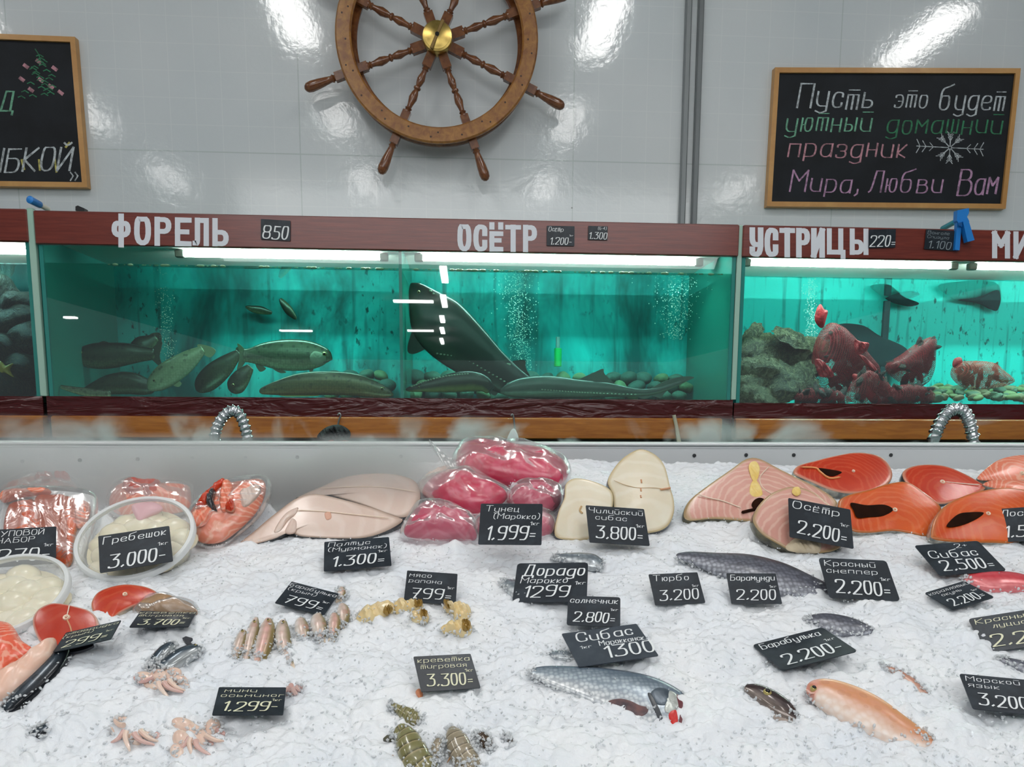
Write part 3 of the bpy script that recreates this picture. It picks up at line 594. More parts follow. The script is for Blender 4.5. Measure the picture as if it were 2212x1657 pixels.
# pebble bank along the back
stone_m = []
for k, (a, b) in enumerate((('3c5a4e', '5d7a68'), ('2a4640', '456358'), ('5c6e4e', '7f8f66'))): stone_m.append(plain('cobble_stone', a, .7, 0, (30, .3, .003), b, 12))
def lump(seed, n=14, m=9, amp=.16):
    v, f = sphere((0, 0, 0), 1, n, m); r = np.random.default_rng(seed); A = r.normal(size=(6, 3)) * 1.7; ph = r.uniform(0, 6, 6)
    return v * (1 + amp * np.sin(v @ A.T + ph).sum(1)[:, None] / 2), f
protos = {}
def copies(name, label, cat, group, key, mesh_fn, mat_, spots):
    """first one is built, the rest are object copies sharing its mesh; spots = (location, rotation, scale)"""
    src = protos.get(key)
    for loc, rot, s in spots:
        if src is None: src = obj(name, mesh_fn(), mat_, None, org=(0, 0, 0)); protos[key] = src; o = src
        else: o = src.copy(); COL.objects.link(o)
        o.name = name; o.location = list(loc); o.rotation_euler = rot; o.scale = s; o['label'] = label; o['category'] = cat; o['group'] = group
rr = random.Random(5)
def bank(x0, x1, rows, label, group, zb, s0=.030, y0=2.97):
    for row in range(rows):
        n = int((x1 - x0) / (s0 * 2.1)); S = {0: [], 1: [], 2: []}
        for i in range(n):
            s = s0 * rr.uniform(.75, 1.15); S[rr.randrange(3)].append(((x0 + (i + .5 + .5 * (row % 2)) * (x1 - x0) / (n + .5), y0 + row * .035 + rr.uniform(-.01, .01), zb + .02 + row * s0 * 1.15), (rr.uniform(-.4, .4), rr.uniform(-.4, .4), rr.uniform(0, 6)), (s * 1.2, s, s * .75)))
        for k in S: copies('cobble', label, 'stone', group, ('cob', k), lambda k=k: lump(k), stone_m[k], S[k])
bank(X(880, 840, 3), X(1500, 840, 3), 3, 'smooth cobble in the bank at the back of the sturgeon half', 'cobbles behind the sturgeon', mbot)
bank(X(700, 840, 3), X(855, 840, 3), 3, 'smooth cobble in the bank at the back right of the trout half', 'cobbles behind the trout', mbot)
# bubbles
def bubbles(name, label, x0, x1, ztop_px, zbot_px, Y, n, rmin, rmax, drift=0.0, shape=1.0):
    P = []
    for _ in range(n):
        f = rr.random(); xm = (x0 + x1) / 2 + drift * f; hw = (x1 - x0) / 2 * (1 - f * shape); px = xm + rr.gauss(0, .45) * hw; py = ztop_px + (zbot_px - ztop_px) * f
        c = on_y(px, py, Y + rr.uniform(-.05, .05)); r = rr.uniform(rmin, rmax); P.append(sphere(c, (r, r, r * .8), 6, 4))
    t = NT('air_bubble'); t.done(t.bsdf('cfe9da', .1, 0, Emission_Color=lin('9fe0c0'), Emission_Strength=.035))  # faint glow added to the bubble colour, no lamp in them
    tag(obj(name, join(*P), t.m, None), label, 'bubbles', kind='stuff')
bubbles('bubbles', 'column of fine air bubbles rising in the middle of the sturgeon half', 1070, 1160, 612, 800, 2.9, 800, .0007, .0018, 15, .5)
bubbles('bubbles', 'spreading cloud of air bubbles below the surface near the right end of the middle tank', 1400, 1520, 610, 735, 2.8, 420, .0007, .0018, 0, .55)
bubbles('bubbles', 'faint thread of air bubbles among the trout', 330, 375, 620, 790, 2.9, 260, .0008, .0018, 15, .3)
bubbles('bubbles', 'column of fine air bubbles behind the oysters in the right tank', 1735, 1770, 610, 740, 2.9, 340, .0009, .0022, 0, .3)
# froth ring on the water line of each tank
def froth(label, x0, x1, y0, y1, Y, n):
    P = []
    for i in range(n):
        px = x0 + (x1 - x0) * rr.random(); r = rr.choice((.002, .0025, .003, .006)); c = on_y(px, y0 + (y1 - y0) * (px - x0) / (x1 - x0), Y); P.append(sphere((c[0], c[1], mwat), (r * 1.6, r, r * .7), 8, 5))
    t = NT('froth'); t.done(t.bsdf('b9cfae', .2, 0)); tag(obj('froth', join(*P), t.m, None), label, 'froth', kind='stuff')
froth('thin line of froth on the water surface of the trout half', 230, 855, 574, 582, 2.62, 70); froth('line of froth on the water surface of the sturgeon half', 880, 1560, 582, 592, 2.62, 110)
# ------------------------------------------------------------------ oysters, net bags
def m_shell(name, a, b, c):
    t = NT(name); n = t.noise(2.6, t.coord((1, 1, 2.2)), 7, .72, 1.2); return t.done(t.bsdf(t.ramp(n, [(.3, a), (.48, b), (.68, c)]), .6, 0, t.bump(n, 1.0, .16)))
oy = [m_shell('oyster_shell', '1d1f12', '5a5838', 'bdb68a'), m_shell('oyster_shell_pale', '2a2a18', '7a754a', 'd6cea4')]
def oyster(seed):
    r = np.random.default_rng(seed); n = 30; th = np.arange(n) * 2 * math.pi / n; R0 = 1 + noise1(n, seed, .10, 6); egg = 1 + .25 * np.cos(th); R = []
    for k, (f, z) in enumerate(((.05, .34), (.35, .33), (.62, .25), (.85, .14), (1.0, .04), (1.04, 0), (.98, -.05), (.8, -.16), (.5, -.24), (.05, -.27))):
        rip = f * R0 * egg * (1 + .09 * math.sin(k * 2.3 + seed)) * (1 + .07 * np.sin(9 * th + seed) * f); R.append(np.c_[rip * np.cos(th) * 1.25, rip * np.sin(th) * .8, np.full(n, z) + .06 * np.sin(5 * th + k) * f])
    return loft(R)
olist = [(1620, 730, 22, 60, 2.80), (1640, 735, 18, 20, 2.84), (1660, 745, 30, 0, 2.86), (1700, 728, 36, -5, 2.80), (1740, 745, 30, 10, 2.86), (1615, 760, 26, 40, 2.76), (1655, 770, 34, 25, 2.80), (1700, 765, 36, 15, 2.84), (1740, 780, 26, 70, 2.82), (1760, 765, 22, 50, 2.84),
  (1625, 800, 36, 10, 2.72), (1675, 795, 40, -8, 2.76), (1725, 800, 26, 20, 2.78), (1615, 830, 34, 15, 2.70), (1665, 825, 36, 20, 2.72), (1715, 820, 32, 35, 2.74), (1620, 855, 30, 0, 2.67), (1670, 852, 30, 20, 2.68), (1695, 845, 28, 30, 2.70), (1650, 865, 26, -10, 2.65), (1735, 835, 22, 10, 2.74)]
for k in range(3):
    copies('oyster', 'rough greenish oyster in the heap at the left end of the oyster tank', 'oyster', 'oysters heaped in the right tank', ('oy', k), lambda k=k: oyster(k + 3), oy[k % 2],
      [(on_y(x, y, Y), (math.radians(62 + rr.uniform(-18, 18)), math.radians(-a), rr.uniform(-.4, .4)), (s * 2.75 / F, s * 2.75 / F, s * 2.75 / F * 1.1)) for i, (x, y, s, a, Y) in enumerate(olist) if i % 3 == k])
def m_net(name='red_netting', c='9c141f', sc_=70):
    t = NT(name); v = t.coord(rot=(.6, .4, .78)); sp = t.n('SeparateXYZ'); t.set(sp.inputs[0], v)
    def ln(o): return t.math('GREATER_THAN', t.math('ABSOLUTE', t.math('SUBTRACT', t.math('FRACT', t.math('MULTIPLY', o, 230.0)), .5)), .36)
    a = t.math('MAXIMUM', ln(sp.outputs[0]), t.math('MAXIMUM', ln(sp.outputs[1]), ln(sp.outputs[2]))); nz = t.noise(9, None, 3)
    a = t.math('MAXIMUM', t.math('MULTIPLY', a, .72), t.ramp(nz, [(.60, '000000'), (.74, 'aaaaaa')]))
    m_ = t.n('MixShader'); t.set(m_.inputs[0], a); t.set(m_.inputs[1], t.n('BsdfTransparent')); t.set(m_.inputs[2], t.bsdf(c, .5)); return t.done(m_)
net = m_net(); net2 = m_net('orange_netting', 'cc4436')
redc = plain('red_net_bunched', 'c8242e', .5, 0, (90, .8, .004), '8e1620', 60)
mus = [m_shell('mussel_shell', '120c0c', '2d1d1c', '5a4034'), m_shell('mussel_shell_brown', '1c1210', '45302a', '8a6c50')]; clam = m_shell('clam_shell', '6a5238', '9a7a56', 'c9ad80')
def mussel(seed):
    v, f = sphere((0, 0, 0), 1, 12, 8); v = v * np.array([1, .45, .32]); k = .6 + .4 * np.clip((v[:, 0] + 1) / 1.2, 0, 1); v[:, 1] *= k; v[:, 2] *= k; return v, f
def netbag(label, outline, Y, depth, inner, imats, n, tails=(), netm=net, ilabel='', igroup='', sz=.028, cat='mussel', iname='mussel'):
    P = vy(Y); q = smooth_closed(outline, 40); c = q.mean(0); pts3 = np.array([P(*p) for p in q]); c3 = pts3.mean(0); rings = []
    for s in np.linspace(-1, 1, 13):
        k = math.sqrt(max(1 - s * s, .002)); rings.append(c3 + (pts3 - c3) * (k * (1 + .02 * math.sin(s * 9))) + np.array([0, s * depth, 0]))
    b = obj('net_bag', loft(rings), netm, None); tag(b, label, 'net bag', 'red net bags in the right tank')
    for px in tails: obj('bunched_end', pillow(px, P, .012, .012, off=.0)[0], redc, b)
    sp = {0: [], 1: []}; k = 0; tries = 0
    while k < n and tries < 4000:
        tries += 1; i = rr.randrange(40); f = math.sqrt(rr.random()) * .84; p3 = c3 + (pts3[i] - c3) * f; s = rr.uniform(-.55, .25) * math.sqrt(1 - f * f)
        sp[k % 2].append((p3 + np.array([0, s * depth, 0]), (rr.uniform(0, 3), rr.uniform(0, 3), rr.uniform(0, 6)), (sz, sz, sz))); k += 1
    for j in (0, 1): copies(iname, ilabel, cat, igroup, (iname, j), lambda: mussel(j), imats[j], sp[j])
def pillow(px, plane, tf, tb, n=48, off=0.0, rings=13, puff=.5, jit=0.0, seed=0, sm=True):
    """rounded pad: closed outline on a plane, domed to the front by tf and to the back by tb; 'rr' = 1 at the rim, 0 in the middle"""
    q = np.array([plane(*p) for p in (smooth_closed(px, n) if sm else px)]) + plane.n * off; n = len(q); c = q.mean(0); V, at = [], []
    fr = np.cos(np.linspace(0, math.pi / 2, rings))
    g = np.random.default_rng(seed); sz = np.linalg.norm(q - c, axis=1).mean(); A = g.normal(size=(7, 3)) * (np.array([2, 3, 4, 6, 8, 11, 14])[:, None] / sz); ph = g.uniform(0, 6.3, 7)
    def wob(P, f): return (np.sin((P - c) @ A.T + ph) / np.array([1, 1, 1, 1.3, 1.6, 2, 2.4])).sum(1)[:, None] * jit * 1.3 * (1 - f * f) ** .5
    for f in fr[::-1]:
        f = max(f, .02); P = c + (q - c) * f; V.append(P + plane.n * (-tb) * ((1 - f * f) ** puff + wob(P, f))); at.append(np.full(n, f))
    for f in fr[1:]:
        f = max(f, .02); P = c + (q - c) * f; V.append(P + plane.n * tf * ((1 - f * f) ** puff + wob(P, f))); at.append(np.full(n, f))
    vf = loft(V, attrs={'rr': np.concatenate(at)}); return vf, c
IL, IG = 'dark mussel shell inside one of the red net bags', 'mussels in the red net bags'
netbag('tall red net bag of dark mussels tied in a red knot at the top', [(1765, 735), (1790, 700), (1815, 702), (1845, 730), (1880, 770), (1900, 800), (1895, 850), (1830, 845), (1775, 850), (1755, 800)], 2.78, .06, None, mus, 46, [[(1764, 668), (1772, 657), (1780, 668), (1788, 672), (1784, 690), (1778, 708), (1768, 705), (1760, 690)]], net, IL, IG, .034)
netbag('red net bag of mussels leaning right with its open net corner raised', [(1915, 790), (1950, 765), (1985, 740), (2018, 728), (2018, 760), (2015, 800), (2000, 830), (1970, 835), (1930, 815)], 2.74, .05, None, mus, 32, [], net, IL, IG, .034)
netbag('low red net bag of mussels at the front beside the oyster heap', [(1718, 865), (1735, 842), (1775, 838), (1815, 845), (1840, 868), (1780, 872)], 2.66, .03, None, mus, 20, [[(1728, 858), (1760, 848), (1805, 856), (1760, 864)]], net, IL, IG, .034)
netbag('red net bag of mussels in the middle front of the oyster tank', [(1838, 868), (1845, 820), (1880, 800), (1925, 835), (1960, 868)], 2.68, .035, None, mus, 22, [[(1842, 815), (1855, 810), (1880, 838), (1905, 868), (1880, 868)]], net, IL, IG, .034)
netbag('dark red net bag of mussels lying at the front right of the bag heap', [(1910, 868), (1925, 840), (1965, 830), (2005, 838), (2025, 868), (1970, 872)], 2.67, .035, None, mus, 22, [], net, IL, IG, .034)
for nm_, px, Y in (('flap', [(1845, 735), (1860, 738), (1877, 742), (1870, 760), (1850, 765)], 2.735), ('fold', [(1760, 780), (1775, 778), (1800, 805), (1795, 815), (1770, 812)], 2.70), ('fold', [(1857, 770), (1870, 772), (1905, 810), (1925, 835), (1930, 848), (1895, 840), (1895, 815)], 2.70)):
    r_ = bpy.data.objects['net_bag']; obj('net_' + nm_, pillow(px, vy(Y), .008, .006, jit=.4)[0], redc, r_)
netbag('small orange-red net bag of pale clams lying on the pebbles', [(2058, 815), (2062, 790), (2085, 780), (2140, 782), (2165, 800), (2190, 825), (2150, 838), (2090, 840)], 2.82, .05, None, [clam, clam], 40, [[(2058, 790), (2062, 775), (2075, 772), (2078, 785), (2066, 796)]], net2, 'pale brown clam inside the small orange-red net bag', 'clams in the small net bag', .020, 'clam', 'clam')
gs = [plain('pebble_green', '6f7d48', .6, 0, None, '8f9a68', 14), plain('pebble_brown', '75664a', .6, 0, None, '98906a', 14), plain('pebble_dark', '3f5540', .6, 0, None, '5c7258', 14)]
S = {0: [], 1: [], 2: []}
for i in range(96):
    px = rr.uniform(2012, 2330); d = rr.random(); y = 2.66 + d * .36; s = rr.uniform(.011, .021); S[i % 3].append(((on_y(px, 860, y)[0], y, rbot + .012 + d * .055 + rr.uniform(0, .012)), (0, rr.uniform(-.4, .4), rr.uniform(0, 6)), (s * 1.4, s, s * .75)))
for k in S: copies('pebble', 'rounded pebble on the floor of the oyster tank below the clam bag', 'pebble', 'pebbles in the right tank', ('peb', k), lambda k=k: lump(20 + k), gs[k], S[k])
# dark backdrop items in the oyster tank: a bar and hanging weed
tag(obj('support_bar', box(X(1907, 700, 3.05), X(1920, 700, 3.05), 3.045, 3.06, rbot, rwat - .01, .002), plain('dark_bar', '15383c', .5)), 'dark vertical bar standing at the back of the oyster tank', 'bar')
wd_ = plain('dark_weed', '08272a', .9)
tag(obj('weed', pillow([(1880, 618), (1920, 615), (1950, 640), (1985, 655), (1965, 662), (1930, 655), (1905, 640)], vy(3.06), .01, .005)[0], wd_), 'dark weed clump drifting beside the vertical bar', 'water weed')
tag(obj('weed', pillow([(2030, 615), (2150, 610), (2155, 670), (2110, 655), (2060, 645)], vy(3.07), .01, .005)[0], wd_), 'wide dark weed patch high at the back right of the oyster tank', 'water weed')
tag(obj('weed', pillow([(1805, 705), (1860, 702), (1900, 725), (1960, 755), (1960, 800), (1880, 790), (1830, 760)], vy(3.05), .012, .005)[0], wd_), 'dark weed mound behind the red net bags', 'water weed')
# left tank contents
lt = m_shell('dark_crust', '14120e', '2d281c', '514626')
for x, y, s, Y in ((10, 640, 36, 2.85), (45, 660, 30, 2.84), (20, 700, 40, 2.80), (60, 730, 30, 2.78), (15, 760, 36, 2.76), (55, 800, 34, 2.74), (20, 835, 36, 2.72), (-40, 780, 50, 2.8), (-50, 690, 44, 2.84)):
    copies('rock', 'dark crusted rock in the pile filling the left tank', 'rock', 'rocks in the left tank', ('rock', 0), lambda: lump(9, 18, 12, .16), lt, [(on_y(x, y, Y), (rr.uniform(0, 6), rr.uniform(0, 6), 0), (s * 2.8 / F,) * 3)])
tag(obj('yellow_growth', pillow([(0, 780), (12, 790), (28, 785), (22, 800), (30, 815), (12, 808), (0, 820), (-10, 800)], vy(2.68), .012, .01)[0], plain('yellow_crust', '9c7a24', .6, 0, (60, .5, .003))), 'ragged yellow growth on the rocks in the left tank', 'sea growth')
# ------------------------------------------------------------------ display counter
YRL = 1.75
zr0, zr1 = on_y(1106, 971, YRL)[2], on_y(1106, 956, YRL)[2]
def m_steel(name, rough=.22):
    t = NT(name); n = t.noise(40, t.coord((.06, 1, 6)), 4); return t.done(t.bsdf('f4f6f7', rough, .2, t.bump(n, .05, .002)))
steel, steel2 = m_steel('polished_steel', .28), plain('satin_steel_panel', 'e4e7e9', .35, .10, (3, .15, .01))
DC = empty('display_counter', 'stainless steel fish counter with a shiny rail along its back edge', 'counter', (.2, 1.2, 0))
hz = (zr1 - zr0)
obj('rail', box(-3.2, 3.6, YRL - .004, YRL + .07, zr1 - hz * .45, zr1, .005), steel, DC, label='shiny steel rail')
obj('rail_lip', box(-3.2, 3.6, YRL + .004, YRL + .06, zr0, zr1 - hz * .42, .003), steel, DC)
obj('back_panel', box(-3.2, 3.6, YRL + .002, YRL + .012, 1.0, zr0 + .002), steel2, DC, label='dull steel back panel')
dkh = plain('hole_shade', '34373a', .6)
for px, py in ((48, 997), (172, 994), (297, 992), (415, 990), (530, 989), (642, 988), (757, 987), (866, 986), (1500, 984), (1612, 983), (1715, 983), (1925, 983)):
    c = on_y(px, py, YRL); obj('hole_disc', lathe(c + np.array([0, .0015, 0]), (0, -1, 0), [(0, .0042), (.0018, .0042), (.0022, .003), (.0024, .0004)], 14), dkh, DC)  # raised disc painted dark for the shade in a panel hole
obj('body', box(-3.2, 3.6, .42, YRL + .06, .12, .93), plain('counter_white', 'd6d8da', .4), DC)
obj('front_glass_rim', box(-3.2, 3.6, .40, .415, .9, 1.01, .002), steel2, DC)
def hose(label, pts, Y, rpx):
    P = np.array([on_y(x, y, Y) for x, y in smooth_open(pts, 150)]); P = np.concatenate([[[P[0][0], Y, .01]], P])[:150]; r = rpx * Y / F
    rad = [r * (.80 + .2 * abs(math.sin(i * math.pi * 26 / 150))) for i in range(150)]
    o = obj('spiral_hose', tube(P, rad, 16), plain('chrome_hose', 'c9cdd0', .25, .8), None); tag(o, label, 'hose', None)
    R = []
    for i in range(1500):
        t_ = i / 1500; k = t_ * 149; j = min(int(k), 148); c = P[j] + (P[j + 1] - P[j]) * (k - j); d = P[j + 1] - P[j]; a, b = frame_of(d); b = np.array([0, 1.0, 0]); a = np.cross(b, d / np.linalg.norm(d)); th = t_ * 2 * math.pi * 26; R.append(c + (a * math.cos(th) + b * math.sin(th)) * r * 1.0)
    obj('wire_coil', tube(R, r * .16, 6), plain('coil_wire', 'd9dde0', .15, 1), o)
    # the hose runs on below the rail to the floor behind the counter
hose('coiled chrome spray hose looping up in front of the pine beam, left one', [(464, 1400), (463, 1100), (463, 960), (472, 915), (495, 889), (515, 892), (530, 925), (536, 965), (537, 1050)], 2.0, 11)
hose('coiled chrome spray hose looping up in front of the pine beam, right one', [(2012, 1400), (2014, 1100), (2016, 965), (2028, 920), (2050, 889), (2078, 887), (2095, 915), (2103, 965), (2105, 1050)], 2.0, 13)
wire = plain('hook_wire', '8b8f90', .3, .8)
def hook(label, pts): return tag(obj('wire_hook', tube([on_y(x, y, YT - .04) for x, y in smooth_open(pts, 24)], .0028, 8), wire, None), label, 'hook')
hook('thin metal hook on the pine beam holding a dark sponge', [(729, 925), (732, 908), (736, 898), (733, 893), (729, 897)])
hook('thin metal hook on the pine beam holding a white rag', [(1113, 935), (1111, 915), (1109, 899), (1106, 895), (1104, 899)])
tag(obj('scouring_sponge', pillow([(685, 945), (695, 930), (712, 920), (735, 918), (755, 930), (756, 945), (740, 956), (705, 956)], vy(YT - .06), .03, .02, jit=.35)[0], plain('dark_scourer', '26282a', .8, 0, (160, 1, .004))), 'dark wire scourer hanging from the metal hook on the beam', 'scourer')
tag(obj('red_cloth', pillow([(690, 958), (715, 950), (750, 952), (770, 962), (740, 972), (700, 972)], vy(YT - .065), .02, .01)[0], plain('red_cloth', 'b9402e', .7)), 'bit of orange-red cloth below the dark scourer', 'cloth')
tag(obj('white_rag', pillow([(1105, 928), (1113, 928), (1120, 945), (1116, 955), (1095, 956), (1096, 946)], vy(YT - .05), .012, .008)[0], plain('white_rag', 'e8eaec', .8)), 'small white rag hanging from a hook on the long pine beam', 'rag')
tag(obj('stick', tube([on_y(1456, 897, YT - .04), on_y(1461, 920, YT - .04), on_y(1470, 975, YT - .06)], [.006, .006, .008], 10), plain('cream_plastic', 'b9b49c', .5)), 'pale cream stick leaning on the long pine beam', 'stick')
blue = plain('blue_plastic', '1f7fd0', .35)
cp = empty('clothespin', 'big blue plastic clip gripping the right tank trim beside a price card', 'clip', on_y(2072, 540, YT - .02))
def bar(a, b, w, Y, t): P = vy(Y); n = np.array([b[1] - a[1], a[0] - b[0]], float); n = n / np.linalg.norm(n) * w / 2; return flat([np.array(a) + n, np.array(b) + n, np.array(b) - n, np.array(a) - n], P, t)
obj('rear_jaw', bar((2072, 456), (2065, 541), 10, YT - .020, .007), blue, cp, smooth=False); obj('front_jaw', join(flat([(2064, 456), (2089, 451), (2089, 462), (2085, 470), (2090, 480), (2072, 492), (2063, 478)], vy(YT - .022), .010), flat([(2076, 480), (2088, 477), (2101, 520), (2086, 524)], vy(YT - .03), .010)), blue, cp, smooth=False)
obj('pivot', tube([on_y(2074, 484, YT - .042), on_y(2074, 484, YT - .0)], .006, 12), plain('blue_dark', '125a9c', .3), cp)
obj('grip', tube([on_y(2062, 480, YT + .02), on_y(2036, 494, YT + .09)], .009, 10), plain('teal_plastic', '3aa0b0', .3), cp)
pen = empty('marker_pen', 'blue capped marker resting across the pale glass edge of the left tank', 'pen', on_y(80, 450, YT))
a, b = on_y(62, 430, YT + .0), on_y(104, 452, YT + .09)
obj('cap', tube([a, a + (b - a) * .05, a + (b - a) * .55, a + (b - a) * .6], [.006, .012, .011, .008], 12), blue, pen); obj('barrel', tube([a + (b - a) * .6, b], .008, 12), plain('pen_white', 'd8d6c8', .4), pen)
tag(obj('black_clamp', flat([(167, 448), (172, 446), (186, 452), (186, 458), (167, 457)], vy(YT + .02), .012), plain('black_plastic', '15161a', .4), smooth=False), 'small black clamp on the top edge of the middle tank', 'clamp')
# ------------------------------------------------------------------ price cards
def m_card(name, c, c2):
    t = NT(name); n = t.noise(22, None, 5, .65); return t.done(t.bsdf(t.ramp(n, [(.45, c), (.75, c2)]), .34, 0, Specular_IOR_Level=.35))
card_m = m_card('black_price_card', '1b232b', '333c45'); card_g = m_card('grey_price_card', '3c434c', '4a525b')
ink, ink_y = plain('white_paint_marker', 'e9edee', .5), plain('cream_paint_marker', 'e4e3c4', .5)
def rotv(v):
    a = np.linalg.norm(v)
    if a < 1e-9: return np.eye(3)
    k = v / a; K = np.array([[0, -k[2], k[1]], [k[2], 0, -k[0]], [-k[1], k[0], 0]]); return np.eye(3) + math.sin(a) * K + (1 - math.cos(a)) * K @ K
def fit_card(q, depth, elev):
    """a true flat rectangle whose corners (top-left, top-right, bottom-right, bottom-left) are seen at q; depth = distance of its middle"""
    q = np.asarray(q, float); e = math.radians(elev); n0 = np.array([0, -math.cos(e), math.sin(e)]); x0 = q[1] - q[0]; c = q.mean(0)
    ang = math.atan2(-(x0[1]), x0[0]); X0 = np.array([1, 0, 0.]); Y0 = np.cross(n0, X0)
    B0 = np.stack([X0 * math.cos(ang) + Y0 * math.sin(ang), -X0 * math.sin(ang) + Y0 * math.cos(ang), n0], 1)
    w0 = np.linalg.norm(x0) * depth / F; d0 = ray(*c); d0 = d0 / (M[:, 2] @ d0)
    def corners(p):
        Rm = B0 @ rotv(p[:3]); w, h = p[5], p[6]; d = ray(*(c + p[3:5])); C = EYE + d * depth / (M[:, 2] @ d)
        return Rm, C, [C + Rm @ np.array([sx * w / 2, sy * h / 2, 0]) for sx, sy in ((-1, 1), (1, 1), (1, -1), (-1, -1))]
    def res(p):
        r = np.concatenate([project(P) for P in corners(p)[2]]) - q.ravel(); return np.concatenate([r, p[:3] * 3.0, [60 * (p[6] / p[5] - .68)]])
    p = np.array([0, 0, 0, 0, 0, w0, w0 * .68]); lam = 1e-3
    for _ in range(60):
        r = res(p); J = np.array([(res(p + d) - r) / s for s, d in [(s, np.eye(7)[i] * s) for i, s in enumerate((1e-5, 1e-5, 1e-5, 1e-3, 1e-3, 1e-6, 1e-6))]]).T
        A = J.T @ J; st = np.linalg.solve(A + lam * np.diag(np.diag(A)), -J.T @ r); rn = res(p + st)
        if rn @ rn < r @ r: p = p + st; lam = max(lam * .4, 1e-9)
        else: lam *= 6
    return corners(p)[:2] + (p[5], p[6], np.abs(res(p)[:8]).max())
def card(label, q, titles, price, kg=True, elev=40, depth=None, mat=card_m, inkm=ink, round_=0.0, ext=.06, lift=0.0, tl=None, price_box=(.12, .88), ph=.34, kgx=.78, sl=.16, th=None, group='price cards on the ice', wall=None):
    qq = np.asarray(q, float); bm = (qq[2] + qq[3]) / 2
    if wall is not None: Rm, C, w, h = np.stack([[1, 0, 0], [0, 0, 1], [0, -1, 0]], 1).astype(float), None, 0, 0; P = vy(wall); q3 = np.array([P(*a) for a in qq]); C = q3.mean(0); ux = q3[1] - q3[0]; w = np.linalg.norm(ux); ux /= w; uy = q3[0] - q3[3]; h = np.linalg.norm(uy); uy = uy - ux * (uy @ ux); uy /= np.linalg.norm(uy); Rm = np.stack([ux, uy, np.cross(ux, uy)], 1); err = 0
    else:
        if depth is None: depth = M[:, 2] @ (ice_hit(*(qq.mean(0) * .35 + bm * .65)) - EYE) - lift - .005
        Rm, C, w, h, err = fit_card(qq, depth, elev)
        if err > 6: print('card fit', titles, round(err, 1))
    f3 = lambda x, y, z=0.0: C + Rm @ np.array([x, y, z])
    hx, hy, rd = w / 2, h / 2, max(round_, .02) * w; yb = -hy - ext * h; O = []
    for cx_, cy_, a0 in ((hx - rd, hy - rd, 0), (-hx + rd, hy - rd, 90), (-hx + rd, yb + rd, 180), (hx - rd, yb + rd, 270)):
        for a in range(0, 91, 30): O.append((cx_ + rd * math.cos(math.radians(a0 + a)), cy_ + rd * math.sin(math.radians(a0 + a))))
    n = len(O); t_ = .0006; v = [f3(x, y, t_) for x, y in O] + [f3(x, y, -t_) for x, y in O]
    o = obj('price_card', (np.array(v), [tuple(range(n)), tuple(range(2 * n - 1, n - 1, -1))] + [(i, i + n, (i + 1) % n + n, (i + 1) % n) for i in range(n)]), mat, None, org=f3(0, -hy), smooth=False)
    tag(o, label, 'price card', group); parts = []
    U = lambda s, x, ytop, hh, wd_, **k: parts.extend(text2d(s, -hx + x * w, hy - (ytop + hh) * h, hh * h, wd_ * w if wd_ else None, k.pop('w', .12), .45, k.pop('sl', sl), jit=.25, **k))
    nT = len(titles); y = .06
    th = th or ((.20,) if nT == 1 else (.15, .14)); lift_ = 0
    for i, s in enumerate(titles):
        x0, x1 = (tl[i] if tl else (.06, min(.94, .06 + .105 * len(s)))); hh = th[i] if i < len(th) else th[-1]
        U(s, x0, y, hh, x1 - x0); y += hh + .05
    if price: U(price, price_box[0], .93 - ph, ph, price_box[1] - price_box[0], w=.125)
    if kg: U('1кг', kgx + .03, .93 - ph - (.115 if nT > 1 else .16), .085, .14, w=.17)
    obj('lettering', lettering(parts, lambda x, y: f3(x, y, t_ + .0004)), inkm, o, smooth=False)
    return o
WG = 'price cards on the tank trims'; WY = YT - .016
card('small black price card reading 850 on the trim over the trout', [(564, 473), (628, 477), (627, 521), (563, 517)], [], '850', False, wall=WY, ph=.62, price_box=(.06, .88), group=WG, ext=0)
card('black price card reading Осётр 1200 on the trim over the sturgeon', [(1181, 488), (1241, 489), (1240, 531), (1182, 531)], ['Осётр'], '1.200-', True, wall=WY, th=(.22,), ph=.34, group=WG, ext=0)
card('small black price card reading 1300 on the trim over the sturgeon', [(1271, 488), (1313, 489), (1312, 519), (1270, 518)], ['(6-4)'], '1.300', False, wall=WY, tl=[(.5, .92)], ph=.46, price_box=(.04, .94), group=WG, ext=0)
card('black price card reading 220 right after the oyster sign', [(1877, 496), (1935, 495), (1934, 535), (1876, 536)], [], '220=', False, wall=WY, ph=.58, price_box=(.04, .96), group=WG, ext=0)
card('dark price card with small text held by the blue clip', [(1999, 496), (2062, 500), (2060, 540), (1998, 539)], ['Вонголе', 'Спизула'], '1.100', False, wall=WY, th=(.17, .15), ph=.36, group=WG, ext=0, inkm=plain('faded_chalk', '8f9aa0', .6))
P_ = 'black price card reading '
card(P_ + 'суповой набор on the salmon tray, cut by the left picture edge', [(-22, 1146), (123, 1137), (120, 1213), (-24, 1222)], ['СУПОВОЙ', 'НАБОР'], '270=', elev=35, lift=.06, tl=[(.05, .80), (.10, .66)])
card(P_ + 'гребешок 3000 on the lid of the upright scallop tub', [(212, 1159), (366, 1136), (374, 1213), (216, 1238)], ['Гребешок'], '3.000-', elev=45, lift=.055, tl=[(.06, .93)], ext=0, th=(.19,))
card(P_ + 'палтус 1300 below the halibut slices', [(700, 1171), (841, 1161), (845, 1218), (700, 1231)], ['Палтус', '(Мурманск)'], '1.300=', elev=38)
card(P_ + 'тунец 1999 leaning on the bagged tuna', [(1039, 1083), (1173, 1094), (1169, 1167), (1033, 1177)], ['Тунец', '(Марокко)'], '1.999=', elev=32, lift=.09, tl=[(.08, .62), (.22, .95)])
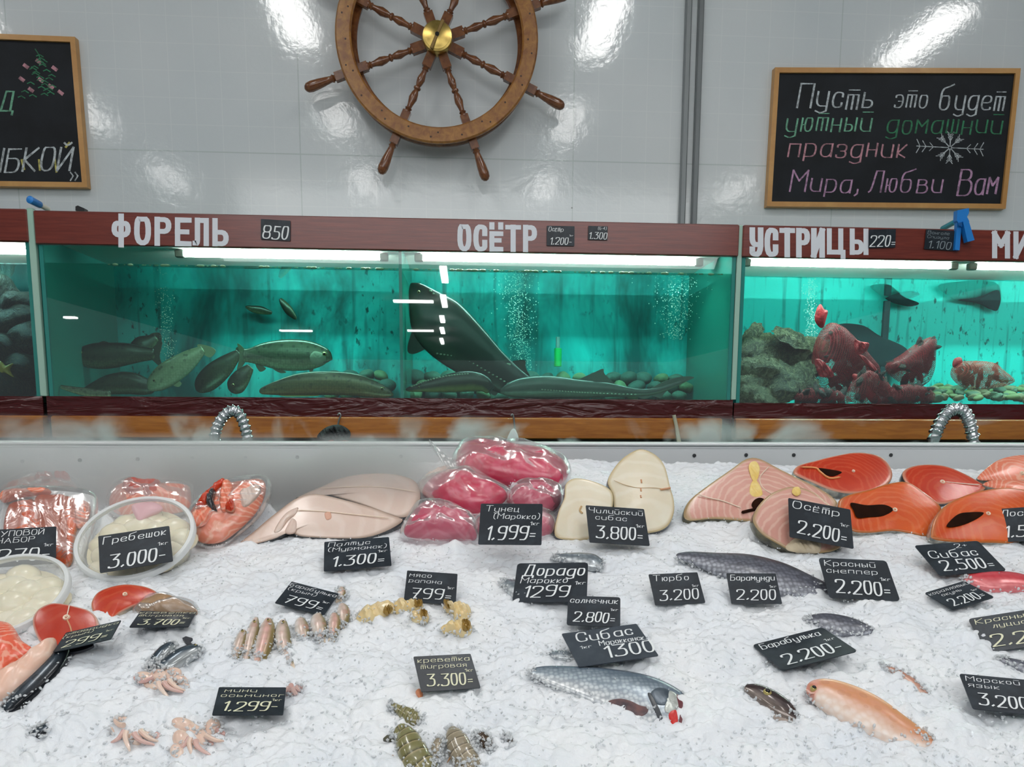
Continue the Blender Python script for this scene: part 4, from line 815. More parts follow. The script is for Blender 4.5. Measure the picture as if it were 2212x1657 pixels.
card(P_ + 'чилийский сибас 3800 leaning on the white fish cuts', [(1264, 1091), (1392, 1101), (1402, 1174), (1274, 1168)], ['Чилийский', 'сибас'], '3.800=', elev=32, lift=.03, tl=[(.04, .95), (.14, .66)])
card(P_ + 'осётр 2200 leaning on the front sturgeon steak', [(1702, 1076), (1837, 1101), (1843, 1181), (1706, 1155)], ['Осётр'], '2.200=', elev=30, lift=.05, tl=[(.06, .80)])
card(P_ + 'лосось leaning on the salmon steaks, cut by the right picture edge', [(2144, 1100), (2285, 1092), (2296, 1160), (2156, 1168)], ['Лосось'], '1.500=', False, elev=30, lift=.03, tl=[(.10, .80)])
card(P_ + 'сибас 2+ 2500 lying flat near the right side', [(1973, 1178), (2114, 1170), (2169, 1228), (2028, 1241)], ['2+', 'Сибас'], '2.500=', False, elev=68, tl=[(.58, .76), (.08, .80)], th=(.14, .25), ph=.33, round_=.04)
card(P_ + 'красный снеппер 2200 between the dark fish and the flat card', [(1768, 1202), (1914, 1215), (1943, 1290), (1790, 1290)], ['Красный', 'снеппер'], '2.200=', elev=50, round_=.05)
card(P_ + 'барамунди 2200 in front of the long dark fish', [(1568, 1239), (1676, 1239), (1688, 1301), (1580, 1300)], ['Барамунди'], '2.200', elev=48)
card(P_ + 'тюрбо 3200 in the middle of the bare ice', [(1400, 1240), (1507, 1238), (1522, 1297), (1415, 1305)], ['Тюрбо'], '3.200', elev=48, tl=[(.06, .78)])
card(P_ + 'дорадо Марокко 1299, larger with rounded corners', [(1119, 1212), (1270, 1221), (1268, 1290), (1106, 1302)], ['Дорадо', 'Марокко'], '1299', elev=45, th=(.30, .15), tl=[(.10, .94), (.08, .72)], ph=.29, price_box=(.14, .74), kgx=.80, round_=.05)
card(P_ + 'солнечник 2800 overlapping the larger dorado card', [(1228, 1288), (1340, 1290), (1340, 1352), (1224, 1346)], ['солнечник'], '2.800=', elev=45, lift=.012, round_=.05, tl=[(.04, .94)])
card(P_ + 'мясо рапана 799 above the yellow whelk meat', [(880, 1232), (988, 1241), (985, 1302), (872, 1296)], ['мясо', 'рапана'], '799=', elev=45)
card(P_ + 'барабулька крым 799 tilted over the row of red mullet', [(630, 1256), (732, 1284), (701, 1327), (596, 1301)], ['барабулька', '(крым)'], '799=', elev=62, tl=[(.02, .98), (.04, .62)])
card('grey price card reading сибас 1300 above the big sea bass', [(1211, 1367), (1377, 1351), (1418, 1410), (1250, 1440)], ['Сибас', 'Марокканск.'], '1300', True, elev=55, mat=card_g, th=(.28, .15), tl=[(.14, .86), (.38, .99)], ph=.34, price_box=(.38, .99), kgx=.10)
card(P_ + 'барабулька 2200 tilted beside the half-buried dark fish', [(1622, 1394), (1779, 1356), (1846, 1404), (1690, 1446)], ['Барабулька'], '2.200-', elev=64, round_=.05, tl=[(.05, .86)])
card(P_ + 'коралловый окунь 2200 lying by the bright red fish', [(1997, 1281), (2082, 1256), (2145, 1288), (2055, 1317)], ['коралловый', 'окунь'], '2.200=', elev=66, tl=[(.02, .98), (.2, .66)], round_=.05)
card(P_ + 'красный луциан, large and cut by the right picture edge', [(2089, 1337), (2262, 1312), (2306, 1380), (2130, 1407)], ['Красный', 'луциан'], '2.200', False, elev=58, round_=.05, inkm=ink_y, tl=[(.06, .78), (.24, .74)])
card(P_ + 'морской язык 3200 at the right picture edge', [(2070, 1457), (2229, 1469), (2262, 1545), (2101, 1526)], ['Морской', 'язык'], '3.200=', elev=55, round_=.04)
card(P_ + 'креветка тигровая 3300 above the olive tiger prawns', [(893, 1418), (1016, 1414), (1037, 1481), (909, 1492)], ['креветка', 'тигровая'], '3.300=', elev=50, tl=[(.05, .94), (.08, .86)], inkm=ink_y)
card(P_ + 'мини осьминог 1299 above the small octopuses', [(475, 1484), (616, 1487), (614, 1540), (457, 1543)], ['мини', 'осьминог'], '1.299-', elev=60, tl=[(.10, .56), (.06, .97)], inkm=ink_y)
card(P_ + 'креветка тигровая 3700 in front of the bagged prawn meat', [(303, 1321), (426, 1320), (408, 1353), (281, 1353)], ['креветка', 'тигровая'], '3.700=', elev=70, tl=[(.02, .98), (.04, .80)], inkm=ink_y)
card(P_ + 'ставридка крым 299 tilted above the mackerel', [(142, 1369), (263, 1339), (240, 1380), (117, 1406)], ['ставридка', '(крым)'], '299=', elev=62, lift=.02, tl=[(.03, .97), (.02, .55)], inkm=ink_y)
# ------------------------------------------------------------------ seafood on the ice
def m_flesh(name, a, b, line, wscale=26, rough=.25, amt=.35, edge=None, dist=3.5, sss=.15):
    t = NT(name); v = t.coord(); n = t.noise(9, v, 4); col = t.ramp(n, [(.32, a), (.68, b)])
    wv = t.n('TexWave', {'Scale': wscale * 1.6, 'Distortion': dist, 'Detail': 2.5, 'Detail Scale': 1.2}, wave_type='RINGS', rings_direction='SPHERICAL'); t.set(wv.inputs['Vector'], v)
    col = t.mix(t.math('MULTIPLY', t.ramp(wv.outputs['Fac'], [(.62, '000000'), (.95, 'ffffff')]), amt), col, line)
    if edge: col = t.mix(t.ramp(t.attr('rr'), [(.90, '000000'), (.975, 'ffffff')]), col, edge)
    return t.done(t.bsdf(col, rough, 0, t.bump(t.noise(55, v, 4), .25, .002), Coat_Weight=.2, Coat_Roughness=.15, Subsurface_Weight=sss, Subsurface_Radius=(.01, .005, .003), Subsurface_Scale=.6))
salmon = m_flesh('salmon_flesh', 'c94410', 'e0621a', 'f09a5c', 22, edge='b9682e', amt=.18); salmon_r = m_flesh('red_salmon_flesh', 'b82d14', 'd04420', 'e57c50', 24, edge='c98a70', amt=.18)
salmon_p = m_flesh('pink_salmon_flesh', 'e5775a', 'ee8f70', 'f7c1a8', 30, amt=.6); sock = m_flesh('deep_red_flesh', 'b0301c', 'c5442a', 'd7745a', 14, amt=.15, edge='d8b0a0')
sturg = m_flesh('sturgeon_flesh', 'cf9486', 'dfaa9a', 'efd0bf', 20, amt=.38, edge='b0936a'); bass = m_flesh('white_fish_flesh', 'e3d6bb', 'efe5cf', 'f6efe0', 10, amt=.3, edge='cdb88f'); hal = m_flesh('halibut_flesh', 'd9bfb0', 'e5cfc2', 'efe0d6', 7, amt=.25, edge='b9a08f')
tuna = m_flesh('tuna_flesh', 'c4103f', 'd82456', 'ea5a80', 12, amt=.25); tuna_p = m_flesh('pale_tuna_flesh', 'c0405c', 'd46a80', 'e495a4', 12, amt=.3)
def m_skin(name, a, b, rough=.25, sc_=60):
    t = NT(name); n = t.noise(sc_, None, 4); return t.done(t.bsdf(t.ramp(n, [(.35, a), (.65, b)]), rough, .25, t.bump(n, .3, .002), Coat_Weight=.5))
sk_dark, sk_silver, sk_sturg, sk_pale = m_skin('dark_fish_skin', '26282c', '4a4c4e'), m_skin('silver_salmon_skin', '5e625f', 'b9b5a8'), m_skin('sturgeon_hide', '3c3a2e', '6e6a52'), m_skin('pale_skin', '8d8272', 'b9a996')
hollow = plain('belly_hollow_shade', '180903', .85, 0, (40, .5, .003), '2c1408', 30, Specular_IOR_Level=.1)  # near-black colour painted for the shade inside a belly hollow
bone = plain('bone', 'efd9c0', .4); fat = plain('yellow_fat', 'e3b84c', .4, 0, (60, .4, .002), 'f0d890', 40)
def m_wrap(name='clear_wrap', amt=.10, tint='ffffff', wr=30):
    t = NT(name); n = t.noise(wr, None, 2, .45, 2.0); nm = t.bump(n, .3, .010); lw = t.n('LayerWeight', {'Blend': .35, 'Normal': nm})
    tr = t.n('BsdfTransparent'); g = t.n('BsdfGlossy', {'Roughness': .22, 'Normal': nm}); d = t.n('BsdfDiffuse', {'Color': lin(tint)})
    m1 = t.n('MixShader'); t.set(m1.inputs[0], t.math('ADD', t.math('MULTIPLY', lw.outputs['Fresnel'], .5), .02, True)); t.set(m1.inputs[1], tr); t.set(m1.inputs[2], g)
    hz_ = t.math('MULTIPLY', t.ramp(n, [(.56, '000000'), (.80, 'ffffff')]), amt * 2.2); m2 = t.n('MixShader'); t.set(m2.inputs[0], t.math('ADD', hz_, amt * .5, True)); t.set(m2.inputs[1], m1); t.set(m2.inputs[2], d); return t.done(m2)
wrap, bagfilm = m_wrap('clear_wrap', .04, wr=22), m_wrap('cloudy_bag', .08, wr=16)
def slab(px, plane, thick, n=64, bulge=.004, seed=0, in_=.93):
    """a cut slice: flat front face with softened rim, skin band and smaller back. returns flesh, skin band, back points"""
    q = np.array([plane(*p) for p in smooth_closed(px, n)]); c = q.mean(0); nn = plane.n; r0 = noise1(n, seed, .004, 8)[:, None]; q = q + (q - c) * r0; F_, at = [], []
    for f in (.02, .25, .5, .72, .88, .96, .99, 1.0): F_.append(c + (q - c) * f + nn * (bulge * (1 - f ** 2) + (0 if f < .99 else -.0015 * (f - .985) / .015))); at.append(np.full(n, f))
    flesh = loft(F_, cap=True, attrs={'rr': np.concatenate(at)})
    B_ = [c + (q - c) * f - nn * d for f, d in ((1.0, .0015), (1.008, .004), (1.005, thick * .6), (in_, thick), (.5, thick * 1.02), (.02, thick * 1.02))]
    return flesh, loft(B_), np.concatenate(B_), c
def steak(label, cat, px, plane, thick, fm, sm, group=None, cav=None, bones=(), seed=0, sup=True, fats=(), fname='flesh', name='fish_steak', lines=()):
    fl, sk, bp, c = slab(px, plane, thick, seed=seed)
    org = bp.mean(0); org[2] = bp[:, 2].min(); R = empty(name, label, cat, org, group)
    obj(fname, fl, fm, R); obj('skin', sk, sm, R, label='skin band and back')
    if cav: obj('belly_shade_pad', pillow(cav, plane, .0012, .001, off=.0042)[0], hollow, R, label='dark pad painted as belly-hollow shade')  # slightly raised pad; the hollow's shade is only its dark colour
    for (x, y, r) in bones: obj('backbone', lathe(plane(x, y) + plane.n * .002, plane.n, [(0, r * 1.3), (.004, r), (.0035, r * .55), (.0015, r * .4), (.0015, .0001)], 16), bone, R)
    for f in fats: obj('fat_seam', pillow(f, plane, .0016, .001, off=.0040, jit=.2)[0], fat, R)
    for l_, w_, m_ in lines: obj('flesh_seam', tube([plane(*p) + plane.n * .0042 for p in smooth_open(l_, 20)], np.r_[.0003, np.full(18, w_), .0003], 6), m_, R)
    if sup: support(bp); support(fl[0] - plane.n * .004)
    return R
SGp = 'salmon steaks at the back right'
seam_r = plain('blood_line', 'd29a72', .4); seam_w = plain('white_membrane', 'f0ddc8', .4); seam_d = plain('brown_line', 'c9a878', .4)
steak('right salmon steak of the front row, belly hollow painted dark, beside the cut-off price card', 'salmon steak', [(2012, 1152), (2020, 1120), (2045, 1090), (2090, 1068), (2140, 1056), (2190, 1054), (2240, 1066), (2266, 1098), (2256, 1140), (2200, 1170), (2140, 1172), (2060, 1170), (2018, 1164)], lean(2140, 1172, 40, 0), .03, salmon, sk_silver, SGp, [(2042, 1138), (2066, 1114), (2094, 1109), (2122, 1110), (2110, 1122), (2085, 1134), (2058, 1141)], [(2132, 1112, .0035)], 1)
steak('left salmon steak of the front row with a long belly hollow painted dark', 'salmon steak', [(1812, 1085), (1830, 1070), (1875, 1058), (1920, 1044), (1960, 1041), (1995, 1062), (2028, 1088), (2034, 1104), (2022, 1132), (2008, 1158), (1970, 1152), (1930, 1146), (1880, 1150), (1842, 1146), (1815, 1120)], lean(1930, 1150, 42, 0), .03, salmon, sk_silver, SGp, [(1836, 1089), (1870, 1094), (1908, 1093), (1927, 1104), (1906, 1117), (1875, 1120), (1850, 1121), (1842, 1106)], [(1931, 1104, .004)], 2)
pu = lean(1900, 1145, 52, 0, 0, .075); pu2 = lean(2060, 1160, 52, 0, 0, .085)
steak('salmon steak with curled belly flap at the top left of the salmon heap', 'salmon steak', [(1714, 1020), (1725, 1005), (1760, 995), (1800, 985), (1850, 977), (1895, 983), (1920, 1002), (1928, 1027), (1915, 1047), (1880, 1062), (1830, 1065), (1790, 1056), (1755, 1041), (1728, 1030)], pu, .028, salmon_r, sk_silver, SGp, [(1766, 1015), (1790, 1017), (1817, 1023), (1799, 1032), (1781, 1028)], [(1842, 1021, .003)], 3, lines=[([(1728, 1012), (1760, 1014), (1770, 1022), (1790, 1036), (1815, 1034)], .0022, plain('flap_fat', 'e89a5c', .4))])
steak('plain oval salmon steak at the top right of the salmon heap, no hollow', 'salmon steak', [(1950, 1024), (1962, 1010), (1995, 1003), (2040, 1006), (2080, 1021), (2115, 1040), (2130, 1053), (2100, 1072), (2060, 1084), (2020, 1087), (1985, 1067), (1960, 1045)], pu2, .03, salmon_r, sk_dark, SGp, None, [(2034, 1044, .0045)], 4, lines=[([(2040, 1044), (2080, 1048), (2115, 1050)], .001, seam_w)])
pu3 = lean(2190, 1165, 50, 0, 0, .11)
steak('pale salmon piece cut by the right picture edge, topmost at the back', 'salmon steak', [(2112, 1034), (2130, 1012), (2160, 992), (2200, 983), (2240, 985), (2272, 1006), (2252, 1032), (2200, 1038), (2150, 1038)], pu3, .028, salmon_p, sk_silver, SGp, None, [(2206, 1025, .004)], 5)
steak('thin pale salmon slice cut by the right picture edge, lying under the topmost piece', 'salmon steak', [(2124, 1046), (2150, 1036), (2200, 1037), (2250, 1045), (2272, 1062), (2230, 1078), (2190, 1070), (2156, 1056)], lean(2190, 1165, 50, 0, 0, .095), .015, salmon_p, sk_silver, SGp, seed=6)
GST = 'sturgeon steaks'
steak('large peaked sturgeon steak with yellow spine seam leaning at the back', 'sturgeon steak', [(1477, 1110), (1490, 1080), (1530, 1048), (1580, 1013), (1612, 991), (1640, 990), (1680, 1010), (1720, 1030), (1770, 1054), (1800, 1074), (1810, 1092), (1790, 1114), (1740, 1134), (1680, 1130), (1600, 1124), (1540, 1120), (1490, 1124)], lean(1620, 1122, 44, 0), .035, sturg, sk_sturg, GST, [(1628, 1083), (1640, 1078), (1652, 1084), (1648, 1100), (1630, 1103), (1622, 1094)], [], 7, fats=[[(1620, 1002), (1632, 1000), (1640, 1015), (1634, 1040), (1624, 1040), (1616, 1015)], [(1622, 1045), (1634, 1042), (1646, 1070), (1628, 1076), (1618, 1066)]],
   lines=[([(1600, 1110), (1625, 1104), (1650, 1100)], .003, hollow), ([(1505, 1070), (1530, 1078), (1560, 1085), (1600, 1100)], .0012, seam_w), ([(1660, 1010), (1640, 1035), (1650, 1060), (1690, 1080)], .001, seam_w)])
steak('small rounded sturgeon steak standing in front of the large peaked one', 'sturgeon steak', [(1627, 1125), (1635, 1098), (1660, 1070), (1695, 1054), (1725, 1052), (1760, 1064), (1790, 1088), (1815, 1112), (1826, 1142), (1818, 1180), (1775, 1194), (1720, 1192), (1680, 1174), (1645, 1152)], lean(1730, 1190, 38, 0), .03, sturg, sk_sturg, GST, None, [], 8, fats=[[(1713, 1056), (1724, 1055), (1728, 1068), (1718, 1074), (1709, 1066)]])
tag(obj('sturgeon_offcut', pillow([(1698, 1178), (1725, 1162), (1768, 1163), (1771, 1192), (1740, 1194), (1705, 1190)], lean(1735, 1192, 50), .010, .008, jit=.15)[0], plain('offcut_cream', 'd9c7a5', .4, 0, (40, .4, .003), 'c9b9a0', 20)), 'cream belly offcut in front of the small sturgeon steak', 'fish piece')
GB = 'thick white fish cuts'
steak('large oval white fish cut with dark skin standing upright at the back', 'white fish cut', [(1313, 1038), (1335, 1000), (1360, 979), (1385, 970), (1415, 981), (1436, 1006), (1448, 1050), (1456, 1082), (1455, 1110), (1441, 1137), (1410, 1150), (1360, 1150), (1330, 1118), (1324, 1070)], lean(1395, 1150, 34, 0), .05, bass, sk_dark, GB, None, [], 9, name='white_fish_cut',
   lines=[([(1325, 1040), (1350, 1050), (1378, 1056), (1410, 1056), (1446, 1060)], .0006, seam_d), ([(1384, 1038), (1385, 1046)], .0015, seam_r), ([(1383, 1056), (1384, 1064)], .0015, seam_r), ([(1383, 1072), (1384, 1078)], .0015, seam_r), ([(1425, 1060), (1448, 1056)], .0018, seam_r)])
steak('smaller cream white fish cut beside the tuna bags', 'white fish cut', [(1199, 1156), (1205, 1110), (1219, 1075), (1222, 1046), (1240, 1033), (1270, 1036), (1308, 1050), (1324, 1068), (1322, 1105), (1310, 1145), (1275, 1164), (1230, 1166)], lean(1260, 1160, 36, 0), .04, bass, sk_dark, GB, None, [], 10, name='white_fish_cut', lines=[([(1256, 1095), (1252, 1105), (1258, 1112)], .002, seam_d)])
# halibut
GH = 'halibut slices'
steak('lower halibut slice with a folded tail end pointing left', 'halibut slice', [(515, 1174), (545, 1150), (575, 1124), (605, 1100), (640, 1076), (680, 1066), (740, 1078), (800, 1095), (850, 1113), (870, 1124), (835, 1146), (790, 1160), (740, 1162), (680, 1160), (644, 1156), (625, 1146), (600, 1160), (560, 1172), (530, 1178)], lean(700, 1160, 48, 0), .02, hal, sk_dark, GH, None, [], 11, name='halibut_slice',
   lines=[([(640, 1105), (700, 1108), (760, 1114), (840, 1122)], .0010, seam_w)])
for px_ in ([(592, 1152), (604, 1128), (622, 1108), (644, 1098), (640, 1112), (622, 1128), (606, 1150)], [(616, 1152), (622, 1136), (632, 1122), (642, 1130), (640, 1150), (628, 1156)]):
    obj('fold', pillow(px_, lean(700, 1160, 48, 0), .006, .001, off=.002, puff=.6)[0], hal, bpy.data.objects['halibut_slice'])
hb = obj('blood_spot', pillow([(702, 1112), (714, 1110), (716, 1122), (706, 1126)], lean(700, 1160, 48, 0), .0012, .001, off=.0042)[0], plain('blood_orange', 'd9a68e', .4), bpy.data.objects['halibut_slice'])
ph_ = lean(700, 1160, 52, 0, 0, .028)
steak('upper halibut slice draped over the lower one', 'halibut slice', [(640, 1074), (690, 1052), (740, 1031), (800, 1022), (860, 1025), (898, 1040), (908, 1070), (897, 1102), (870, 1117), (838, 1110), (790, 1092), (740, 1076), (690, 1064), (655, 1070)], ph_, .016, hal, sk_dark, GH, None, [], 12, name='halibut_slice', lines=[([(690, 1058), (760, 1055), (830, 1056), (900, 1066)], .0010, seam_w)])
tag(obj('halibut_end', pillow([(905, 1046), (925, 1024), (962, 1008), (976, 1014), (966, 1030), (940, 1048), (918, 1060)], lean(900, 1110, 50, 0, 0, .05), .014, .014, jit=.1)[0], hal), 'rolled end piece of halibut between the slices and the tuna bags', 'fish piece')
# tuna in bags
def bag(label, cat, meat, film, plane, t, mm, group, name='tuna_bag', tw=1.12, fm=None, jit=.05, part='meat'):
    mv, c = pillow(meat, plane, t, t * .8, jit=jit * .6, seed=len(ORG)); R = empty(name, label, cat, (mv[0].mean(0)[0], mv[0].mean(0)[1], mv[0][:, 2].min()), group)
    obj(part, mv, mm, R); fv, _ = pillow(film, plane, t * tw, t * .95, jit=.06, seed=len(ORG) + 3, n=72); obj('plastic_bag', fv, fm or bagfilm, R, label='clear crinkled plastic'); support(mv[0]); return R
GT = 'bags of tuna'
bag('pale tuna bag at the lower left of the tuna heap', 'tuna bag', [(872, 1150), (888, 1116), (915, 1090), (960, 1091), (1000, 1110), (1022, 1130), (1026, 1166), (960, 1166), (900, 1163)], [(864, 1156), (882, 1112), (912, 1084), (962, 1086), (1004, 1106), (1030, 1128), (1034, 1172), (960, 1174), (895, 1170)], lean(950, 1168, 45), .035, tuna_p, GT)
bag('pale tuna bag behind the tuna price card, low right of the tuna heap', 'tuna bag', [(1028, 1125), (1070, 1108), (1150, 1108), (1192, 1118), (1196, 1148), (1150, 1162), (1060, 1163), (1034, 1155)], [(1020, 1122), (1068, 1102), (1152, 1102), (1198, 1112), (1201, 1154), (1150, 1168), (1060, 1168), (1028, 1160)], lean(1110, 1165, 45, 0, 0, .02), .03, tuna_p, GT)
bag('bright pink tuna bag with a pinched left end in the middle of the tuna heap', 'tuna bag', [(912, 1062), (935, 1036), (975, 1024), (1030, 1031), (1075, 1055), (1096, 1074), (1060, 1100), (1020, 1106), (960, 1092), (928, 1076)], [(900, 1048), (930, 1032), (975, 1018), (1034, 1026), (1080, 1050), (1112, 1072), (1106, 1084), (1062, 1104), (1018, 1111), (956, 1097), (920, 1078)], lean(1000, 1165, 55, 0, 0, .035), .035, tuna, GT)
bag('pale tuna bag on the right under the big pink one', 'tuna bag', [(1100, 1066), (1120, 1053), (1170, 1050), (1205, 1060), (1213, 1080), (1200, 1098), (1172, 1110), (1130, 1104), (1106, 1088)], [(1094, 1066), (1116, 1048), (1170, 1044), (1210, 1055), (1220, 1080), (1204, 1104), (1172, 1116), (1128, 1110), (1100, 1092)], lean(1150, 1165, 50, 0, 0, .04), .03, tuna_p, GT)
tb = bag('big bright pink tuna bag on top of the tuna heap', 'tuna bag', [(986, 985), (1000, 965), (1050, 966), (1120, 974), (1186, 985), (1222, 1006), (1228, 1025), (1212, 1044), (1180, 1050), (1100, 1046), (1020, 1028), (988, 1012)], [(972, 1000), (988, 968), (1000, 960), (1052, 961), (1124, 969), (1190, 980), (1226, 1000), (1234, 1026), (1216, 1048), (1180, 1055), (1098, 1051), (1016, 1033), (980, 1018)], lean(1100, 1165, 58, 0, .02, .075), .042, tuna, GT)
pl = lean(1100, 1165, 58, 0, .03, .075); obj('bag_end', pillow([(925, 952), (940, 962), (965, 985), (990, 1000), (985, 1018), (965, 1010), (945, 985)], pl, .006, .004, jit=.4)[0], bagfilm, tb, label='twisted empty bag end')
# left side packs
GP = 'salmon packs at the back left'
pt = lean(100, 1210, 48)
tb2 = empty('salmon_tray', 'white foam tray of salmon strips under glossy wrap', 'tray of salmon', lean(100, 1228, 48)(100, 1228), GP)
tv = pillow([(8, 1085), (30, 1064), (100, 1060), (190, 1068), (206, 1088), (196, 1150), (172, 1230), (150, 1240), (20, 1225), (-4, 1180)], pt, .004, .02, puff=.25)[0]; obj('foam_tray', tv, plain('white_foam', 'eef0f0', .6, 0, (200, .2, .001)), tb2); support(tv[0])
for k, px in enumerate(([(22, 1100), (60, 1086), (78, 1090), (66, 1150), (40, 1178), (12, 1168)], [(82, 1082), (120, 1076), (148, 1080), (156, 1120), (150, 1150), (66, 1152)], [(140, 1085), (168, 1086), (180, 1110), (166, 1170), (158, 1226), (126, 1226), (132, 1150)], [(172, 1092), (198, 1098), (196, 1130), (174, 1150), (168, 1120)], [(12, 1075), (60, 1070), (110, 1068), (112, 1078), (60, 1084), (14, 1096)])):
    obj('salmon_strip', pillow(px, pt, .012, .002, off=.004 + .002 * k, jit=.05, puff=.35)[0], (salmon, salmon, salmon, salmon_p, salmon_p)[k], tb2)
obj('cling_wrap', pillow([(0, 1088), (24, 1062), (100, 1056), (194, 1064), (212, 1088), (202, 1150), (178, 1236), (150, 1244), (16, 1230), (-10, 1180)], pt, .030, .0, jit=.10, puff=.35)[0], wrap, tb2, label='clear glossy cling wrap')
def pack(label, meat, extra, film, plane, t, mm, name='salmon_pack'):
    R = bag(label, 'salmon pack', meat, film, plane, t, mm, GP, name, 1.3, wrap, part='salmon_piece')
    for px, m_, o_ in extra: obj('salmon_piece', pillow(px, plane, t * .5, .002, off=t * o_, jit=.1)[0], m_, R)
    return R
pack('wrapped salmon pieces at the far back left, half sunk in frost', [(0, 1062), (20, 1046), (60, 1036), (120, 1032), (155, 1040), (165, 1056), (120, 1066), (50, 1068)], [([(85, 1040), (118, 1036), (116, 1055), (84, 1056)], salmon_r, .9), ([(122, 1036), (150, 1034), (158, 1052), (130, 1052)], salmon_r, .8)], [(-8, 1066), (12, 1042), (60, 1030), (122, 1026), (162, 1036), (176, 1060), (120, 1072), (46, 1074)], lean(80, 1150, 55, 0, 0, .12), .02, salmon_p)
pack('wrapped salmon fillet standing behind the upright scallop tub', [(236, 1090), (248, 1056), (275, 1046), (340, 1048), (400, 1050), (412, 1060), (405, 1100), (330, 1112), (260, 1112)], [([(275, 1048), (320, 1048), (352, 1052), (345, 1085), (280, 1085)], salmon_r, .7)], [(230, 1094), (242, 1050), (274, 1040), (340, 1043), (408, 1045), (418, 1060), (410, 1104), (330, 1118), (256, 1118)], lean(320, 1170, 48, 0, 0, .05), .022, salmon_p)
pack('wrapped salmon heads and trimmings right of the upright scallop tub', [(412, 1110), (440, 1078), (480, 1052), (530, 1040), (570, 1040), (572, 1070), (550, 1110), (505, 1152), (470, 1172), (430, 1170), (415, 1140)], [([(428, 1110), (460, 1075), (486, 1052), (494, 1058), (472, 1086), (450, 1112)], salmon_r, .8), ([(490, 1058), (506, 1060), (512, 1090), (508, 1115), (488, 1124), (482, 1100)], salmon_p, .9), ([(454, 1100), (466, 1076), (474, 1080), (470, 1110), (478, 1124), (462, 1118)], sk_dark, 1.0), ([(420, 1130), (455, 1112), (468, 1122), (448, 1150), (424, 1152)], salmon_p, .8), ([(500, 1110), (512, 1100), (514, 1124), (496, 1124)], salmon_r, 1.0), ([(520, 1080), (560, 1060), (565, 1080), (530, 1110)], hal, .6)], [(405, 1110), (436, 1072), (478, 1045), (530, 1033), (580, 1034), (586, 1070), (560, 1116), (510, 1160), (472, 1182), (426, 1178), (408, 1142)], lean(470, 1180, 45), .026, salmon_p)
# scallop tubs
def m_tub():
    t = NT('frosted_tub'); tr = t.n('BsdfTransparent', {'Color': (.97, .98, .98, 1)}); d = t.bsdf('e9eceb', .18); lw = t.n('LayerWeight', {'Blend': .45}); m_ = t.n('MixShader'); t.set(m_.inputs[0], t.math('ADD', t.math('MULTIPLY', lw.outputs['Facing'], .45), .06, True)); t.set(m_.inputs[1], tr); t.set(m_.inputs[2], d); return t.done(m_)
tubm = m_tub(); tubr = plain('frosted_rim', 'f0f3f3', .25, Alpha=.75); scal = m_flesh('scallop_meat', 'e9dcb8', 'f2e9cf', 'faf5e6', 8, amt=.2)
def tub(label, cx_, cy_, rx, ry, ang, pl, depth, lumps, roe=None, group='tubs of scallops'):
    cen = pl(cx_, cy_); e1 = pl(cx_ + rx, cy_) - cen; r = np.linalg.norm(e1); n = pl.n; R = empty('scallop_tub', label, 'tub', cen - n * depth, group)
    obj('tub', lathe(cen, -n, [(0, r * .93), (.004, r * .92), (depth * .6, r * .86), (depth, r * .80), (depth, .001)], 56, False), tubm, R)
    obj('rim', lathe(cen - n * .006, n, [(0, r * .95), (.0, r), (.008, r), (.010, r * .98), (.010, r * .92), (.006, r * .91), (0, r * .95)], 64, False), tubr, R)
    obj('lid', lathe(cen + n * .001, n, [(0, r * .91), (.003, r * .905), (.0035, r * .89), (.0015, r * .87), (.0015, .001)], 64, False), tubm, R, label='clear lid')
    a, b = e1 / r, np.cross(n, e1 / r); k = 0
    for i in range(lumps):
        th = i * 2.4; q = math.sqrt((i + .5) / lumps) * r * .72; c = cen + a * q * math.cos(th) + b * q * math.sin(th) - n * (.016 + .004 * (i % 3))
        s = xform(lump(40 + i % 5, 16, 10, .08), np.stack([a * .026, b * .024, n * .015], 1), c); obj('scallop', s, scal, R)
    vv = lathe(cen - n * .02, -n, [(0, r * .86), (.002, r * .86), (depth - .022, r * .78), (depth - .022, .001)], 40); obj('scallop_mass', vv, scal, R)
    if roe: obj('pink_roe', pillow(roe, pl, .006, .01, off=-.004)[0], plain('roe_pink', 'e3a9b0', .3), R)
    support(cen - n * depth + np.array([a * r * .8 * math.cos(t_) + b * r * .8 * math.sin(t_) for t_ in np.arange(0, 6.28, .2)])); support((cen - n * depth)[None])
    return R
tub('round clear-lidded tub of scallops standing tilted behind its price card', 293, 1160, 126, 92, 0, lean(293, 1252, 52), .05, 22, [(285, 1088), (330, 1082), (350, 1096), (318, 1112), (300, 1122), (290, 1112)])
tub('round clear-lidded tub of scallops at the left picture edge', 6, 1285, 136, 90, 0, lean(6, 1365, 60), .05, 24)
# salmon on the left front
GR = 'red salmon steaks on the left'
steak('whole deep red salmon steak beside the left scallop tub', 'salmon steak', [(70, 1345), (80, 1318), (105, 1304), (130, 1303), (165, 1310), (195, 1320), (211, 1340), (209, 1366), (180, 1388), (142, 1398), (110, 1400), (85, 1385)], lean(140, 1396, 52), .022, sock, sk_silver, GR, None, [(146, 1338, .004)], 13, lines=[([(146, 1338), (150, 1322), (152, 1312)], .0008, seam_w), ([(146, 1340), (155, 1360), (160, 1385)], .001, seam_r)])
steak('orange-red salmon steak half covered with ice above the small price card', 'salmon steak', [(197, 1302), (210, 1280), (240, 1267), (275, 1262), (318, 1268), (340, 1282), (325, 1300), (290, 1308), (260, 1322), (240, 1336), (215, 1334), (201, 1322)], lean(262, 1330, 55), .02, salmon_r, sk_pale, GR, None, [(272, 1288, .003)], 14)
prawn_m = plain('prawn_meat', 'b08a62', .3, 0, (30, .4, .003), '94785a', 22)
